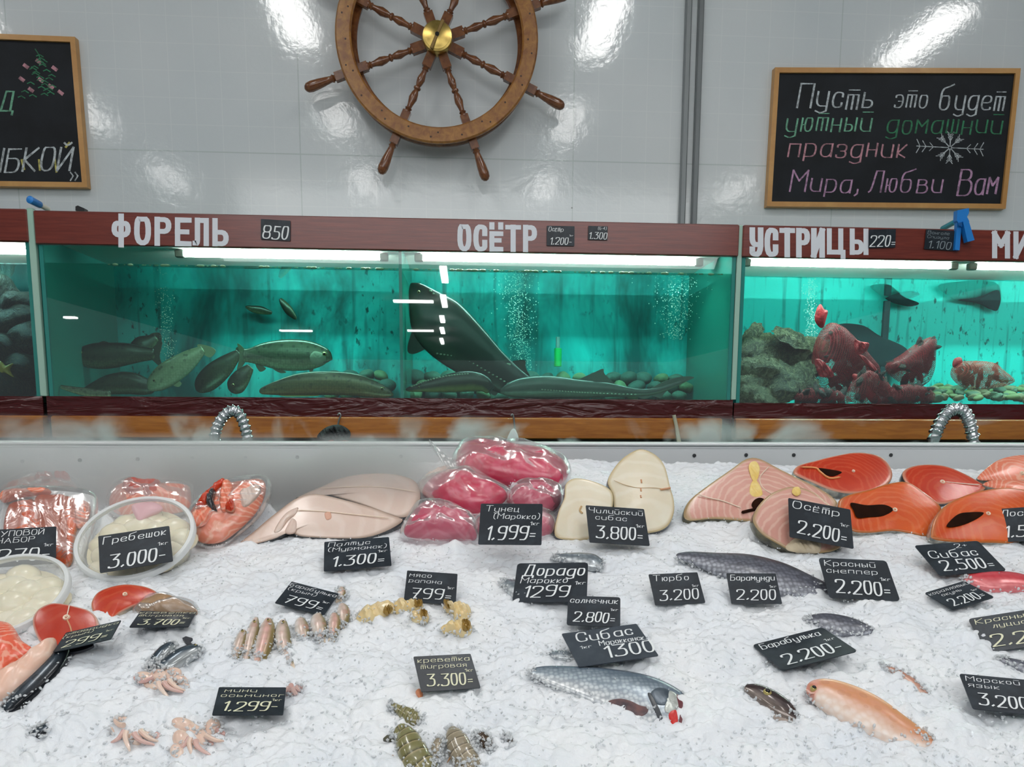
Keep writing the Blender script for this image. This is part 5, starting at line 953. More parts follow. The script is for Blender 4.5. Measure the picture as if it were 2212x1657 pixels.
bag('small bag of brown prawn meat behind its flat price card', 'bag of prawn meat', [(292, 1318), (310, 1302), (335, 1292), (365, 1292), (395, 1302), (420, 1312), (424, 1326), (380, 1332), (320, 1330)], [(286, 1322), (306, 1298), (334, 1287), (368, 1287), (400, 1298), (426, 1308), (430, 1330), (380, 1338), (316, 1336)], lean(355, 1330, 60), .018, prawn_m, None, 'prawn_bag', part='prawn_meat')
tag(obj('salmon_fillet', pillow([(-60, 1350), (0, 1349), (30, 1358), (52, 1392), (80, 1414), (62, 1428), (30, 1442), (0, 1462), (-60, 1470)], lean(0, 1460, 62), .022, .012, jit=.03, puff=.4)[0], m_flesh('fillet_flesh', 'e5593e', 'ee7456', 'f7b9a0', 60, amt=.7)), 'bright salmon fillet with white lines cut by the left picture edge', 'salmon fillet')
bl = obj('salmon_belly', pillow([(122, 1384), (116, 1414), (98, 1440), (66, 1474), (36, 1500), (10, 1516), (-40, 1540), (-60, 1510), (0, 1468), (40, 1440), (80, 1412), (98, 1398)], lean(60, 1500, 62), .02, .014, jit=.05, puff=.4)[0], m_flesh('belly_flesh', 'e9b8a0', 'f2cdb9', 'f7e0d2', 12, amt=.3), None); tag(bl, 'pale pink salmon belly strip running diagonally at the lower left', 'salmon belly')
mack = m_fish('mackerel_skin', '10151c', '3c4852', 'c9cfd0', 60, ('0a0d12', 38), .22, .4, .3)
finm = plain('dark_fin', '20232c', .4)
LY = lambda px, py, e=68, sink=0.006: lean(px, py, e, 0, -sink)
whole_fish('mackerel', 'dark-backed mackerel lying below the salmon belly strip', 'fish', [(148, 1400), (130, 1428), (105, 1455), (75, 1485), (45, 1512), (20, 1535), (-5, 1550)], [12, 19, 22, 22, 20, 15, 6], LY(80, 1490, 66), mack, None, .6, dorsal=1, off=.004, fins=[('tail_fin', [(140, 1404), (150, 1388), (180, 1392), (205, 1400), (180, 1412), (150, 1416)])], finmat=finm)
whole_fish('mackerel', 'mackerel almost buried in the ice at the lower left corner', 'fish', [(145, 1545), (120, 1562), (95, 1578), (70, 1588), (50, 1594)], [4, 10, 13, 11, 5], LY(95, 1578, 70, .004), mack, None, .5, dorsal=1)
GS = 'small dark fish pair'
sard = m_fish('scad_skin', '161c24', '4c5a66', 'c2c7c8', 80, None, .2, .45, .2)
whole_fish('sardine', 'small dark fish with pinkish snout, right one of the two in the ice hollow', 'fish', [(437, 1407), (425, 1412), (405, 1422), (385, 1434), (365, 1446), (345, 1456)], [4, 10, 14, 15, 14, 10], LY(395, 1430, 66), sard, GS, .8, dorsal=-1, off=.006, eye=(425, 1409, .0022))
whole_fish('sardine', 'small dark fish, left one of the two in the ice hollow', 'fish', [(380, 1400), (370, 1405), (355, 1418), (342, 1432), (330, 1446), (322, 1456)], [5, 10, 13, 13, 11, 8], LY(352, 1425, 66), sard, GS, .8, dorsal=-1, off=.004)
tag(obj('fish_tail', flat([(396, 1388), (404, 1384), (418, 1388), (412, 1394), (418, 1402), (404, 1398)], LY(405, 1395, 66), .002, .006), finm), 'small dark fish tail sticking out of the ice above the pair', 'fish tail')
octo = m_flesh('octopus_skin', 'e3c0ad', 'efd6c6', 'f6e6da', 9, amt=.2, rough=.15); octo_p = m_flesh('octopus_purple', 'cfa29c', 'e0bcb2', 'ecd6cc', 9, amt=.2, rough=.15)
def octopus(label, lobes, e=60, group='mini octopuses', mats=None):
    c0 = np.mean([l[:2] for l in lobes], 0); R = empty('octopus', label, 'octopus', ice_hit(*c0), group)
    for i, (x, y, rx, ry, a) in enumerate(lobes):
        pl_ = LY(x, y, e); P = [(x + rx * math.cos(t_) * math.cos(a) - ry * math.sin(t_) * math.sin(a), y + rx * math.cos(t_) * math.sin(a) + ry * math.sin(t_) * math.cos(a)) for t_ in np.arange(0, 6.28, .5)]
        pv = pillow(P, pl_, min(rx, ry) * .62 / F, .01, off=.003 + .002 * (i % 2), n=28)[0]; BUR.append((pv[0], 9)); obj('mantle' if rx > 14 else 'arm', pv, (mats or (octo, octo_p))[1 if (rx <= 12 and i % 2) else 0], R)
    r2 = random.Random(int(c0[0])); far = max(math.hypot(l[0] - c0[0], l[1] - c0[1]) for l in lobes)
    for k in range(4 if group and len(lobes) > 7 else 5):
        a = k * 1.05 + r2.uniform(-.3, .3); P = [(c0[0] + math.cos(a + .5 * math.sin(q * 2.4 + k)) * far * q, c0[1] + .7 * math.sin(a + .5 * math.sin(q * 2.4 + k)) * far * q) for q in (.35, .55, .75, .9, 1.0, 1.04)]
        pl_ = LY(c0[0], c0[1], 70, .0); obj('arm', tube([pl_(*p) + pl_.n * (.008 - .0005 * j) for j, p in enumerate(smooth_open(P, 16))][:16], np.linspace(.0034, .0009, 16), 8), (mats or (octo, octo_p))[k % 2], R)
octopus('pale mini octopus cluster, uppermost, below the two small dark fish', [(315, 1468, 22, 13, .2), (345, 1464, 18, 12, 0), (372, 1460, 22, 13, -.3), (392, 1474, 18, 11, .5), (330, 1482, 20, 10, .1), (365, 1484, 18, 9, 0), (402, 1482, 10, 5, .6), (300, 1472, 10, 6, .3)])
octopus('pale mini octopus with long mantle lying below the octopus price card', [(430, 1592, 34, 16, .75), (400, 1572, 28, 14, .3), (460, 1575, 16, 20, .6), (395, 1605, 22, 20, 1.0), (385, 1630, 20, 16, 1.2), (478, 1586, 12, 6, .5), (420, 1620, 13, 7, 1.2), (455, 1606, 12, 6, .9)])
octopus('pinkish mini octopus mostly under crushed ice at the lower left', [(292, 1600, 18, 12, .2), (255, 1566, 13, 5, 1.3), (245, 1585, 12, 5, 1.2), (270, 1560, 14, 6, .1), (320, 1592, 14, 8, .4), (345, 1598, 12, 7, 1.0), (300, 1575, 12, 6, .3)])
octopus('reddish octopus arms poking out right of the octopus price card', [(632, 1492, 14, 7, .2), (646, 1488, 10, 4, -.3), (625, 1500, 11, 5, .4)], mats=(octo_p, octo_p))
# red mullet row
mul = m_fish('red_mullet_skin', '857648', 'dcc3b8', 'f2ebe6', 90, ('c08f80', 60), .3, .1, .3); mul2 = m_fish('pink_mullet_skin', '8c7a45', 'dcaea4', 'f2e6e0', 90, None, .3, .1, .3)
GM = 'row of small red mullet'
for i, (sp_, hf, lab) in enumerate((([(530, 1368), (524, 1385), (516, 1408), (510, 1430), (506, 1452)], [5, 11, 12, 9, 3], 'leftmost small red mullet of the row'), ([(556, 1340), (550, 1365), (542, 1395), (535, 1425), (528, 1455)], [4, 12, 14, 11, 3], 'second small red mullet from the left end of the row'), ([(582, 1342), (580, 1365), (572, 1400), (562, 1430), (548, 1466)], [6, 16, 18, 15, 4], 'third small red mullet of the row, the largest with an olive back'),
   ([(614, 1346), (612, 1368), (614, 1395), (622, 1420), (632, 1446)], [6, 15, 17, 13, 5], 'fourth small red mullet of the row, curving right'), ([(654, 1342), (652, 1355), (655, 1375), (660, 1392)], [5, 14, 15, 9], 'fifth small red mullet of the row, tail under ice'), ([(690, 1332), (688, 1348), (692, 1370), (698, 1388)], [5, 16, 17, 10], 'sixth small red mullet of the row, below the tilted price card'),
   ([(722, 1332), (724, 1348), (722, 1366), (718, 1385)], [6, 13, 13, 8], 'seventh small red mullet of the row, dark-sided'), ([(738, 1312), (742, 1326), (742, 1342), (738, 1358)], [6, 14, 14, 8], 'last small red mullet at the right end of the row'), ([(740, 1276), (738, 1288), (734, 1300)], [5, 10, 7], 'stray red mullet head poking out right of the tilted price card'))):
    whole_fish('red_mullet', lab, 'fish', sp_, hf, LY(sp_[len(sp_) // 2][0], sp_[len(sp_) // 2][1], 62), mul2 if i in (2, 6) else mul, GM, .8, dorsal=1, off=.006, eye=(sp_[1][0] + 3, sp_[1][1] - 8, .0020) if i < 4 else None, fins=[('tail_fin', [(sp_[-1][0] - 3, sp_[-1][1] - 6), (sp_[-1][0] - 8, sp_[-1][1] + 8), (sp_[-1][0], sp_[-1][1] + 5), (sp_[-1][0] + 6, sp_[-1][1] + 7), (sp_[-1][0] + 4, sp_[-1][1] - 6)])], finmat=plain('mullet_fin', 'd9c6ae', .4) if i == 0 else bpy.data.materials['mullet_fin'])
# whelk meat
rap = m_flesh('whelk_meat', 'e0c489', 'efdcae', 'f7ecd0', 9, amt=.25, rough=.15); rap_d = plain('whelk_dark', 'b58a3a', .25, 0, (40, .5, .003), '7d6a3c', 30)
GRp = 'pieces of yellow whelk meat'
def whelk(label, px, c, spots=(), t=.014):
    wv_ = pillow(px, LY(c[0], c[1], 58), t, .012, off=.004, jit=.12)[0]; BUR.append((wv_[0], 35)); o = obj('whelk_meat', wv_, rap, None); tag(o, label, 'shellfish meat', GRp)
    for s in spots: obj('dark_edge', pillow(s, LY(c[0], c[1], 58), .006, .004, off=.014, jit=.3)[0], rap_d, o)
whelk('long pale whelk piece at the left end of the yellow meat', [(770, 1340), (785, 1322), (815, 1311), (848, 1307), (850, 1325), (835, 1340), (800, 1351), (778, 1350)], (810, 1335), [[(828, 1334), (842, 1324), (850, 1330), (838, 1344)]])
whelk('whelk piece with a dark edge next to the long pale one', [(850, 1309), (880, 1305), (910, 1308), (912, 1320), (885, 1328), (858, 1332)], (880, 1320), [[(893, 1316), (912, 1312), (912, 1322), (898, 1324)]])
whelk('small ragged whelk piece below the dark-edged one', [(886, 1332), (905, 1328), (926, 1332), (924, 1346), (905, 1350), (890, 1344)], (905, 1340), [[(910, 1334), (924, 1336), (920, 1346), (910, 1344)]], .010)
whelk('large curled whelk piece on the right, upper lobe', [(958, 1316), (975, 1311), (1000, 1312), (1016, 1320), (1016, 1338), (1000, 1348), (982, 1345), (978, 1332), (966, 1326)], (990, 1332), [[(958, 1314), (970, 1314), (976, 1326), (966, 1328)]], .016)
whelk('large curled whelk piece on the right, lower amber lobe', [(952, 1362), (975, 1352), (1000, 1348), (1018, 1356), (1018, 1372), (1004, 1380), (980, 1374), (960, 1372)], (988, 1368), [[(998, 1354), (1016, 1358), (1014, 1374), (1000, 1376)]], .014)
# prawns
def m_prawn(name, a, b, c):
    t = NT(name); w_ = t.math('FRACT', t.math('MULTIPLY', t.attr('lu'), 7.0)); col = t.ramp(w_, [(.0, a), (.25, b), (.8, b), (1.0, c)]); n = t.noise(60, None, 4); col = t.mix(t.math('MULTIPLY', n, .5), col, a); return t.done(t.bsdf(col, .2, 0, t.bump(n, .3, .002), Coat_Weight=.6))
pr = m_prawn('tiger_prawn_shell', '3c3a20', '8f8a5c', 'c0b084'); pr2 = m_prawn('grey_prawn_shell', '5c5244', 'a49880', 'd0c0a4'); leg = plain('prawn_leg', 'a3764a', .4)
GPn = 'tiger prawns'
def prawn(label, sp_, hf, mat_, legs=(), tailpx=None, e=62):
    pl_ = LY(sp_[len(sp_) // 2][0], sp_[len(sp_) // 2][1], e); n = 44; b = fish(sp_, hf, pl_, .85, 1, n=n, K=18, off=.006)
    v = b[0].reshape(n, 18, 3); c = v.mean(1, keepdims=True); k = (1 + .055 * ((np.arange(n) * 7 / n) % 1))[:, None, None]; o = obj('prawn', (((v - c) * k + c).reshape(-1, 3), b[1], b[2]), mat_, None); tag(o, label, 'prawn', GPn); BUR.append((b[0], 110))
    for l_ in legs: obj('leg', tube([pl_(*p) + pl_.n * .006 for p in smooth_open(l_, 10)], np.linspace(.0014, .0004, 10), 6), leg, o)
    if tailpx: obj('tail_fan', flat(tailpx, pl_, .0015, .006, 24), mat_, o)
prawn('olive tiger prawn, the largest at the bottom picture edge', [(930, 1690), (905, 1660), (890, 1630), (880, 1605), (868, 1588), (850, 1598)], [30, 34, 32, 26, 15, 6], pr, [[(850, 1640), (840, 1650), (838, 1662)], [(862, 1655), (850, 1668)], [(905, 1630), (930, 1640), (945, 1655)]], [(870, 1585), (845, 1592), (828, 1606), (848, 1608), (866, 1600)])
prawn('olive prawn head and whiskers above the largest tiger prawn', [(845, 1528), (862, 1540), (880, 1552), (895, 1562), (912, 1568)], [4, 9, 15, 16, 8], pr, [[(912, 1560), (930, 1562)], [(880, 1565), (870, 1580)], [(850, 1530), (838, 1522)]])
prawn('grey-brown tiger prawn right of the largest one', [(1025, 1680), (1012, 1656), (998, 1635), (988, 1612), (980, 1592), (978, 1578)], [24, 26, 27, 24, 17, 6], pr2, [[(1010, 1640), (1024, 1650)], [(975, 1640), (966, 1655)]])
prawn('small dark prawn tail sticking out right of the two tiger prawns', [(1030, 1592), (1042, 1600), (1052, 1614), (1062, 1630)], [3, 10, 12, 5], m_prawn('dark_prawn_shell', '1c1614', '4a3a2c', '8a6a44'))
prawn('tiny dark prawn tail tip farthest right among the prawns', [(1092, 1596), (1100, 1606), (1107, 1620)], [3, 7, 3], bpy.data.materials['dark_prawn_shell'])
prawn('prawn body partly under ice between the two large tiger prawns', [(950, 1600), (945, 1615), (942, 1632), (948, 1650)], [4, 9, 10, 5], pr2)
tag(obj('prawn_claw', pillow([(898, 1500), (906, 1494), (914, 1504), (910, 1520), (903, 1512)], LY(906, 1508, 62), .006, .004, off=.004)[0], plain('orange_claw', 'd0835a', .3)), 'small orange prawn leg below the tiger prawn price card', 'prawn leg')
# larger fish on the right
sb = m_fish('sea_bass_skin', '43566a', 'b4c0c8', 'f0f2f2', 170, None, .25, .2, .5, (.42, .58), ('8e9496', .2, 'c9cdca'))
pS = LY(1330, 1500, 64)
SBf = whole_fish('sea_bass', 'big silver sea bass lying in the middle of the front ice, head to the right', 'fish', [(1530, 1592), (1505, 1575), (1470, 1556), (1430, 1535), (1380, 1512), (1310, 1492), (1240, 1474), (1180, 1460), (1145, 1455)], [4, 26, 44, 52, 50, 42, 30, 18, 8], pS, sb, None, .38, dorsal=-1, off=.002,
   fins=[('dorsal_fin', [(1235, 1452), (1262, 1444), (1290, 1446), (1330, 1452), (1345, 1462), (1300, 1462)])], finmat=plain('bass_fin', '3b4753', .4))
SBs, SBh = [(1530, 1592), (1505, 1575), (1470, 1556), (1430, 1535), (1380, 1512), (1310, 1492), (1240, 1474), (1180, 1460), (1145, 1455)], [4, 26, 44, 52, 50, 42, 30, 18, 8]
def sbp(name, px, m_, rz=.0008): return obj(name, patch(px, SBs, SBh, pS, .38, .002, rz), m_, SBf)
sbp('pectoral_fin', [(1308, 1530), (1330, 1526), (1355, 1531), (1380, 1543), (1398, 1549), (1394, 1561), (1372, 1562), (1345, 1549)], plain('brown_fin', '7a5450', .4, 0, None, '3f363e', 60), .0022)
sbp('gill_cover', [(1400, 1520), (1416, 1506), (1440, 1509), (1444, 1528), (1434, 1545), (1412, 1542)], plain('gill_plate_dark', '3f4a55', .28, .3, (60, .3, .002), '66727c', 30), .0022)
sbp('cheek', [(1440, 1512), (1458, 1518), (1462, 1545), (1450, 1562), (1432, 1558), (1432, 1542)], plain('silver_cheek', 'd2d6d0', .25, .3, (90, .5, .002), '9a9f9a', 60), .0022)
sbp('red_gill', [(1440, 1562), (1455, 1553), (1461, 1574), (1456, 1588), (1446, 1580)], plain('gill_red', 'c8241c', .25), .0026)
sbp('head_band', [(1456, 1518), (1472, 1526), (1474, 1560), (1472, 1588), (1461, 1588), (1464, 1560)], plain('wine_band', '6a343a', .3), .0022)
sbp('snout_patch', [(1500, 1546), (1514, 1553), (1527, 1574), (1527, 1588), (1514, 1580), (1503, 1562)], plain('wine_snout', '552c36', .3), .0022)
sbp('gill_edge', [(1394, 1520), (1402, 1519), (1414, 1540), (1430, 1574), (1422, 1576), (1406, 1548)], plain('gill_line', '3a3f44', .3), .0022)
dkf = m_fish('dark_sea_fish_skin', '2a2b36', '666874', 'b0b3bc', 150, ('26262e', 70), .42, .1, .6)
whole_fish('fish', 'dark fish head with a big eye poking out of the ice beside the orange fish', 'fish', [(1728, 1566), (1712, 1556), (1690, 1540), (1660, 1520), (1630, 1502), (1606, 1492)], [5, 12, 19, 20, 15, 6], LY(1665, 1530, 64), m_fish('dark_head_skin', '1c1719', '4a3c3c', '8d8078', 90, None, .15, .2, .3), None, .6, dorsal=-1, off=.006, eye=(1652, 1514, .0058), fins=[('lower_jaw', [(1668, 1556), (1690, 1550), (1720, 1560), (1726, 1570), (1700, 1568), (1676, 1566)])], finmat=plain('pale_jaw', 'a3948a', .3))
org_f = m_fish('orange_mullet_skin', 'd08a38', 'd99572', 'f3e4da', 120, ('c58560', 60), .38, .0, .25, (.50, .66), ('d07c66', .13, 'e8ab9a'))
OF = whole_fish('red_mullet', 'large orange fish lying diagonally at the lower right, head to the left', 'fish', [(1738, 1500), (1755, 1498), (1785, 1508), (1830, 1530), (1880, 1556), (1930, 1584), (1970, 1602), (2000, 1612), (2016, 1617)], [6, 20, 30, 37, 38, 32, 24, 15, 4], LY(1870, 1555, 64), org_f, None, .5, dorsal=1, off=.006, eye=(1752, 1504, .0045), fins=[('dorsal_fin', [(1775, 1480), (1800, 1478), (1850, 1494), (1900, 1520), (1890, 1524), (1840, 1504)]), ('tail_stub', [(2002, 1604), (2018, 1606), (2024, 1620), (2008, 1622)])], finmat=plain('orange_fin', 'c07a3a', .4))
OFs, OFh = [(1738, 1500), (1755, 1498), (1785, 1508), (1830, 1530), (1880, 1556), (1930, 1584), (1970, 1602), (2000, 1612), (2016, 1617)], [6, 20, 30, 37, 38, 32, 24, 15, 4]
PO = LY(1870, 1555, 64)
obj('mouth', tube([LY(1870, 1555, 64)(*p) + LY(1870, 1555, 64).n * .012 for p in ((1737, 1505), (1746, 1512), (1758, 1512))], .0015, 6), plain('mouth_pink', 'e6b4a4', .3), OF)
whole_fish('fish', 'thin reddish fish back showing through the ice behind the large orange fish', 'fish', [(1900, 1440), (1935, 1458), (1965, 1478), (1990, 1498), (2010, 1510)], [2, 6, 8, 6, 2], LY(1955, 1472, 68, .006), m_fish('reddish_skin', '8a5040', 'c9937c', 'e0bfae', 80, None, .3, .1, .3), None, .6, dorsal=1, off=.004)
whole_fish('fish', 'long dark fish half buried beside the барамунди price card', 'fish', [(1830, 1298), (1790, 1284), (1740, 1272), (1680, 1256), (1610, 1236), (1540, 1218), (1490, 1206), (1460, 1202)], [3, 14, 24, 32, 30, 18, 10, 4], LY(1660, 1260, 66, .006), dkf, None, .45, dorsal=-1, off=.002)
whole_fish('fish', 'blue-grey scaled fish back showing above the tilted барабулька price card', 'fish', [(1886, 1368), (1860, 1364), (1820, 1358), (1775, 1348), (1738, 1340)], [3, 12, 18, 15, 4], LY(1810, 1358, 68, .006), dkf, None, .5, dorsal=-1, off=.004)
whole_fish('fish', 'bright red fish flank showing through the ice at the right edge', 'fish', [(2078, 1252), (2110, 1258), (2150, 1262), (2195, 1264), (2250, 1272)], [4, 14, 19, 17, 10], LY(2150, 1264, 70, .006), m_fish('red_perch_skin', 'c22c3a', 'd94a54', 'e88a8c', 90, None, .25, .1, .3), None, .4, dorsal=1, off=.004)
whole_fish('fish', 'dark fish back partly under ice below the large card at the right edge', 'fish', [(2260, 1470), (2220, 1452), (2185, 1438), (2150, 1428)], [10, 12, 8, 3], LY(2190, 1440, 70, .004), dkf, None, .5, dorsal=-1, off=.004)
dor = m_fish('dorado_skin', '4c5762', '9aa5ad', 'd9dee0', 120, None, .25, .35, .5)
whole_fish('fish', 'grey fish tail end showing behind the larger dorado card', 'fish', [(1302, 1226), (1280, 1220), (1250, 1214), (1220, 1210), (1196, 1206)], [8, 14, 12, 8, 3], LY(1250, 1218, 70, .002), dor, 'dorado under the ice', .5, dorsal=-1, off=.004)
whole_fish('fish', 'grey fish flank showing left of the larger dorado card', 'fish', [(1135, 1290), (1115, 1280), (1098, 1270), (1084, 1262)], [14, 16, 12, 4], LY(1110, 1275, 70, .004), dor, 'dorado under the ice', .5, dorsal=-1, off=.004)
whole_fish('fish', 'scaly grey fish back showing left under the grey price card', 'fish', [(1250, 1424), (1220, 1420), (1190, 1420), (1165, 1426)], [8, 9, 7, 3], LY(1205, 1422, 70, .004), dor, 'dorado under the ice', .5, dorsal=-1, off=.003)
# ------------------------------------------------------------------ crushed ice bed, heaped up under whatever leans on it
def sh(a, d, ax):                              # shifted copy without wrapping round
    b = np.roll(a, d, ax); s_ = [slice(None)] * 2; s_[ax] = 0 if d > 0 else -1; b[tuple(s_)] = a[tuple(s_)]; return b
def nb4(a): return np.stack([sh(a, 1, 0), sh(a, -1, 0), sh(a, 1, 1), sh(a, -1, 1)])
def ice_target():
    cs = .008; x0, x1, y0, y1 = -1.9, 2.2, .45, YB + .02; nx, ny = int((x1 - x0) / cs), int((y1 - y0) / cs)
    gx = x0 + (np.arange(nx) + .5) * cs; gy = y0 + (np.arange(ny) + .5) * cs; GX, GY = np.meshgrid(gx, gy, indexing='ij'); base = ice_base(GX, GY); low = np.full((nx, ny), 9.0)
    for v in SUP:
        s = [v]
        i = ((v[:, 0] - x0) / cs).astype(int); j = ((v[:, 1] - y0) / cs).astype(int); ok = (i >= 0) & (i < nx) & (j >= 0) & (j < ny)
        g = np.full((nx, ny), 9.0); np.minimum.at(g, (i[ok], j[ok]), v[ok, 2])
        for _ in range(5):                      # close gaps between sample points
            h = np.where(g > 8, 9.0, g); nb = nb4(h); cnt = (nb < 8).sum(0); m_ = np.where(nb < 8, nb, 0).sum(0) / np.maximum(cnt, 1)
            g = np.where((g > 8) & (cnt >= 2), m_, g)
        low = np.minimum(low, g)
    cov = low < 8; tgt = np.where(cov, np.maximum(base, low - .008), base); top = YB and 1.5 - .03
    tgt = np.minimum(tgt, 1.43); cur = tgt.copy()
    for _ in range(40):                         # angle of repose around the heaps
        nb = np.max(nb4(cur), 0) - cs * 1.1
        cur = np.where(cov, np.minimum(np.maximum(cur, nb), tgt), np.maximum(cur, nb))
    for _ in range(2): sm = (cur + nb4(cur).sum(0)) / 5; cur = np.where(cov, np.minimum(sm, np.maximum(cur, base)), sm)
    return (x0, y0, cs, nx, ny, cur)
TG_ = ice_target()
def ice_top(Xq, Yq):
    x0, y0, cs, nx, ny, g = TG_; fx = np.clip((Xq - x0) / cs - .5, 0, nx - 1.01); fy = np.clip((Yq - y0) / cs - .5, 0, ny - 1.01); i = fx.astype(int); j = fy.astype(int); fx -= i; fy -= j
    return (g[i, j] * (1 - fx) + g[i + 1, j] * fx) * (1 - fy) + (g[i, j + 1] * (1 - fx) + g[i + 1, j + 1] * fx) * fy
def chips(Xq, Yq, cell, amp, tilt, seed, curv):
    r = np.random.default_rng(seed); N = 257; jx, jy, hs, tx, ty = r.random((N, N)), r.random((N, N)), r.random((N, N)), r.normal(size=(N, N)), r.normal(size=(N, N)); ix = np.floor(Xq / cell).astype(int); iy = np.floor(Yq / cell).astype(int); best = np.full(Xq.shape, -9.0)
    for a in (-1, 0, 1):
        for b in (-1, 0, 1):
            ci, cj = (ix + a) % N, (iy + b) % N; dx = Xq / cell - (ix + a + jx[ci, cj]); dy = Yq / cell - (iy + b + jy[ci, cj])
            best = np.maximum(best, hs[ci, cj] + tilt * (tx[ci, cj] * dx + ty[ci, cj] * dy) - curv * (dx * dx + dy * dy))
    return best * amp
NU, NV = 1050, 560
u = np.linspace(-1, 1, NU); vv = np.linspace(0, 1, NV); Yv = .48 + (YB - .48) * vv ** 1.15; U_, Y_ = np.meshgrid(u, Yv, indexing='ij'); X_ = .10 * Y_ + U_ * (.30 + .95 * Y_)
wx = .010 * np.sin(X_ * 37 + Y_ * 21) + .006 * np.sin(Y_ * 63 - X_ * 29); wy = .010 * np.sin(X_ * 31 - Y_ * 43)
fine = sstep(1.35, 1.05, Y_)                     # coarser chips towards the front of the bed
Z_ = ice_top(X_, Y_) + chips(X_ + wx, (Y_ + wy) * 1.25, .016, .0050, .42, 1, .8) * (.30 + .7 * fine) + chips(X_ - wy, (Y_ + wx) * 1.2, .0075, .0031, .65, 2, .85) + chips(X_ + wy, Y_ + wx, .045, .0085, .3, 3, .8) * (.6 + .5 * fine) - .011
n_ = NU * NV; co = np.stack([X_, Y_, Z_], -1).reshape(-1, 3); idx = np.arange(n_).reshape(NU, NV); quads = np.stack([idx[:-1, :-1], idx[1:, :-1], idx[1:, 1:], idx[:-1, 1:]], -1).reshape(-1, 4)
me = bpy.data.meshes.new('crushed_ice'); me.vertices.add(n_); org = np.array([.1, 1.1, 1.0]); me.vertices.foreach_set('co', (co - org).astype(np.float32).ravel())
me.loops.add(len(quads) * 4); me.loops.foreach_set('vertex_index', quads.astype(np.int32).ravel()); me.polygons.add(len(quads)); me.polygons.foreach_set('loop_start', np.arange(len(quads), dtype=np.int32) * 4); me.polygons.foreach_set('use_smooth', np.ones(len(quads), bool)); me.update(calc_edges=True); me.validate()
def m_ice():
    t = NT('crushed_ice'); v = t.coord(); n = t.noise(160, v, 4, .6); n2 = t.noise(9, v, 3); nm = t.bump(n, .6, .003)
    col = t.ramp(n2, [(.3, 'e6ebf1'), (.7, 'f3f5f7')]); return t.done(t.bsdf(col, .22, 0, nm, Subsurface_Weight=.35, Subsurface_Radius=(.9, .97, 1.0), Subsurface_Scale=.012, Specular_IOR_Level=.6))
icem = m_ice(); me.materials.append(icem); ice = bpy.data.objects.new('crushed_ice', me); COL.objects.link(ice); ice.location = org.tolist(); tag(ice, 'white bed of crushed ice filling the fish counter', 'crushed ice', kind='stuff')
# loose glassy flakes scattered on the bed
fl, r_ = [], random.Random(11); V, Fs = [], []
def m_flake():
    t = NT('ice_grain'); d = t.bsdf('f6f8fa', .2, Specular_IOR_Level=.6); tl = t.n('BsdfTranslucent', {'Color': lin('fafcfd')}); m1 = t.n('MixShader', {'Fac': .55}); t.set(m1.inputs[1], d); t.set(m1.inputs[2], tl); return t.done(m1)
FP = []
def ice1(P): return ice_top(P[:, 0], P[:, 1])
Q = np.array([(.10 * y + r_.uniform(-1, 1) * (.12 + .72 * y), y, 0) for y in (.62 + 1.0 * r_.random() ** 1.5 for _ in range(11000))]); Q[:, 2] = ice1(Q) + rng.uniform(-.002, .0025, len(Q)); FP += [(p, r_.uniform(.0009, .0022) * (.8 + .3 * (p[1] < 1.1))) for p in Q]
for v, n in BUR:                                # crushed ice packed against half-buried seafood
    h = v[:, 2] - ice1(v); ok = v[(h > -.003) & (h < .0065)]; top = v[h > .0065]
    if len(ok): FP += [(p + rng.normal(size=3) * .0022 + np.array([0, -.001, -.0005]), r_.uniform(.0012, .0029)) for p in ok[rng.integers(0, len(ok), n * 2)]]
    if len(top): FP += [(p + rng.normal(size=3) * .0012, r_.uniform(.0010, .0022)) for p in top[rng.integers(0, len(top), n // 14)]]
bv, bf = sphere((0, 0, 0), 1, 6, 4); nb = len(bv); bf4 = np.array([f for f in bf if len(f) == 4]); NF = len(FP); C_ = np.array([p for p, s in FP]); S_ = np.array([s for p, s in FP])
ang = rng.normal(size=(NF, 3)) * 1.6; co = np.empty((NF, nb, 3)); sc3 = np.stack([rng.uniform(.8, 1.3, NF), rng.uniform(.6, 1, NF), rng.uniform(.35, .75, NF)], 1)
for i in range(NF): co[i] = (bv * (1 + .22 * rng.normal(size=(nb, 1)))) * sc3[i] @ rotv(ang[i]).T * S_[i] + C_[i]
fq = (bf4[None] + (np.arange(NF) * nb)[:, None, None]).reshape(-1, 4)
mf = bpy.data.meshes.new('ice_flakes'); o0 = np.array([.1, 1.1, 1.0]); mf.vertices.add(NF * nb); mf.vertices.foreach_set('co', (co.reshape(-1, 3) - o0).astype(np.float32).ravel()); mf.loops.add(len(fq) * 4); mf.loops.foreach_set('vertex_index', fq.astype(np.int32).ravel()); mf.polygons.add(len(fq)); mf.polygons.foreach_set('loop_start', np.arange(len(fq), dtype=np.int32) * 4); mf.update(calc_edges=True)
mf.materials.append(m_flake()); fo = bpy.data.objects.new('ice_flakes', mf); COL.objects.link(fo); fo.location = o0.tolist(); tag(fo, 'loose glassy ice grains scattered over the ice bed', 'ice grains', kind='stuff')
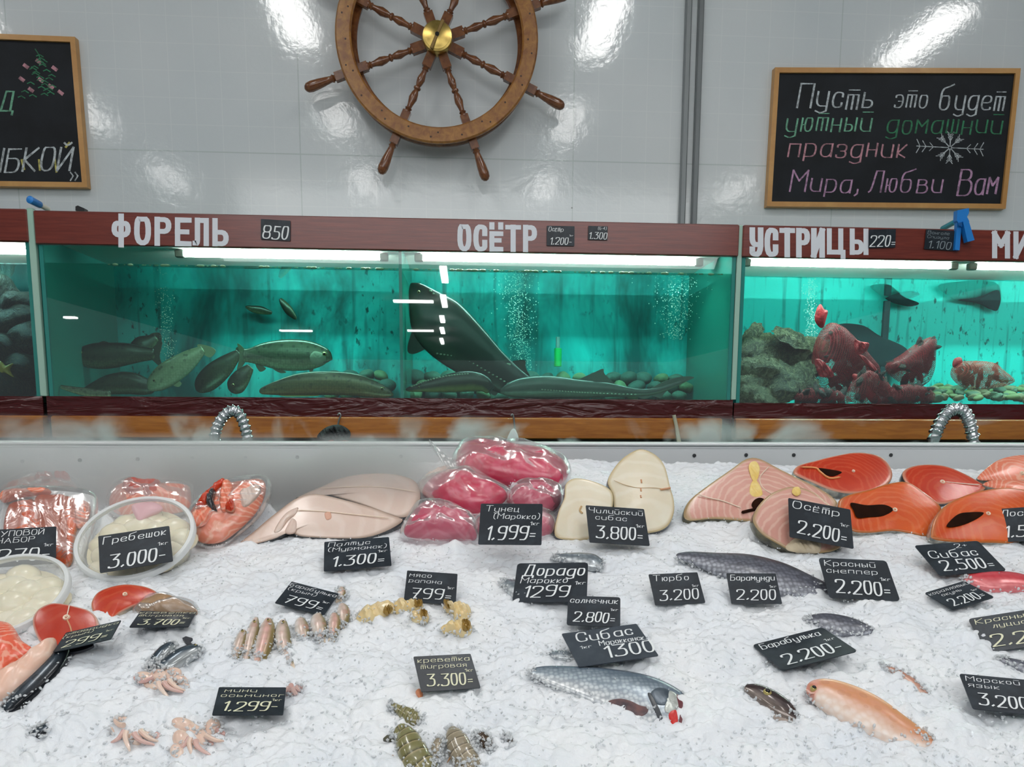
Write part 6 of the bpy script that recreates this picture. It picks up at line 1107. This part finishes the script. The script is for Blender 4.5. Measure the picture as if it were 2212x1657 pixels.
# ------------------------------------------------------------------ cold mist over the counter
def mist(name, label, x0, x1, y0, y1, z0, z1, dens, scale, thr, seed, stretch=(1, 1, 1)):
    t = NT('cold_mist'); v = t.coord(stretch); n = t.noise(scale, v, 3, .55, .4); d = t.n('MapRange', {'Value': n, 'From Min': thr[0], 'From Max': thr[1], 'To Min': 0.0, 'To Max': dens})
    tc = t.n('TexCoord'); sp = t.n('SeparateXYZ'); t.t.links.new(tc.outputs['Generated'], sp.inputs[0])
    def fade(o, a, b, c, e):
        m1 = t.n('MapRange', {'Value': o, 'From Min': a, 'From Max': b}); m2 = t.n('MapRange', {'Value': o, 'From Min': e, 'From Max': c}); return t.math('MULTIPLY', m1.outputs[0], m2.outputs[0])
    k = t.math('MULTIPLY', d.outputs[0], t.math('MULTIPLY', fade(sp.outputs[0], 0, .15, .85, 1), t.math('MULTIPLY', fade(sp.outputs[1], 0, .2, .8, 1), fade(sp.outputs[2], 0, .12, .45, 1))))
    vs = t.n('VolumeScatter', {'Color': (.96, .97, .99, 1), 'Anisotropy': .2}); t.set(vs.inputs['Density'], k); t.done(None, vs.outputs[0])
    tag(obj(name, box(x0, x1, y0, y1, z0, z1), t.m, None, smooth=False), label, 'mist', kind='stuff')
zf = lambda py, Y: on_y(1106, py, Y)[2]
mist('mist', 'white cold mist rolling over the back left of the ice and the steel rail', -1.25, .05, 1.42, 1.72, zf(1090, 1.6), zf(935, 1.6), 26, 5, (.34, .66), 1, (1, 1, 1.6))
mist('mist', 'wisps of cold mist curling up behind the steel rail in front of the pine beams', -1.5, 2.3, 1.86, 2.05, zf(985, 1.95), zf(895, 1.95), 34, 7, (.55, .72), 2, (1, .6, 1.1))
# ------------------------------------------------------------------ rendering look
sc.view_settings.view_transform = 'Standard'; sc.view_settings.look = 'None'; sc.view_settings.exposure = 0.0
cy = sc.cycles; cy.transparent_max_bounces = 32; cy.max_bounces = 8; cy.glossy_bounces = 4; cy.diffuse_bounces = 3; cy.volume_bounces = 1; cy.use_denoising = True; cy.caustics_reflective = False; cy.caustics_refractive = False; cy.sample_clamp_indirect = 6
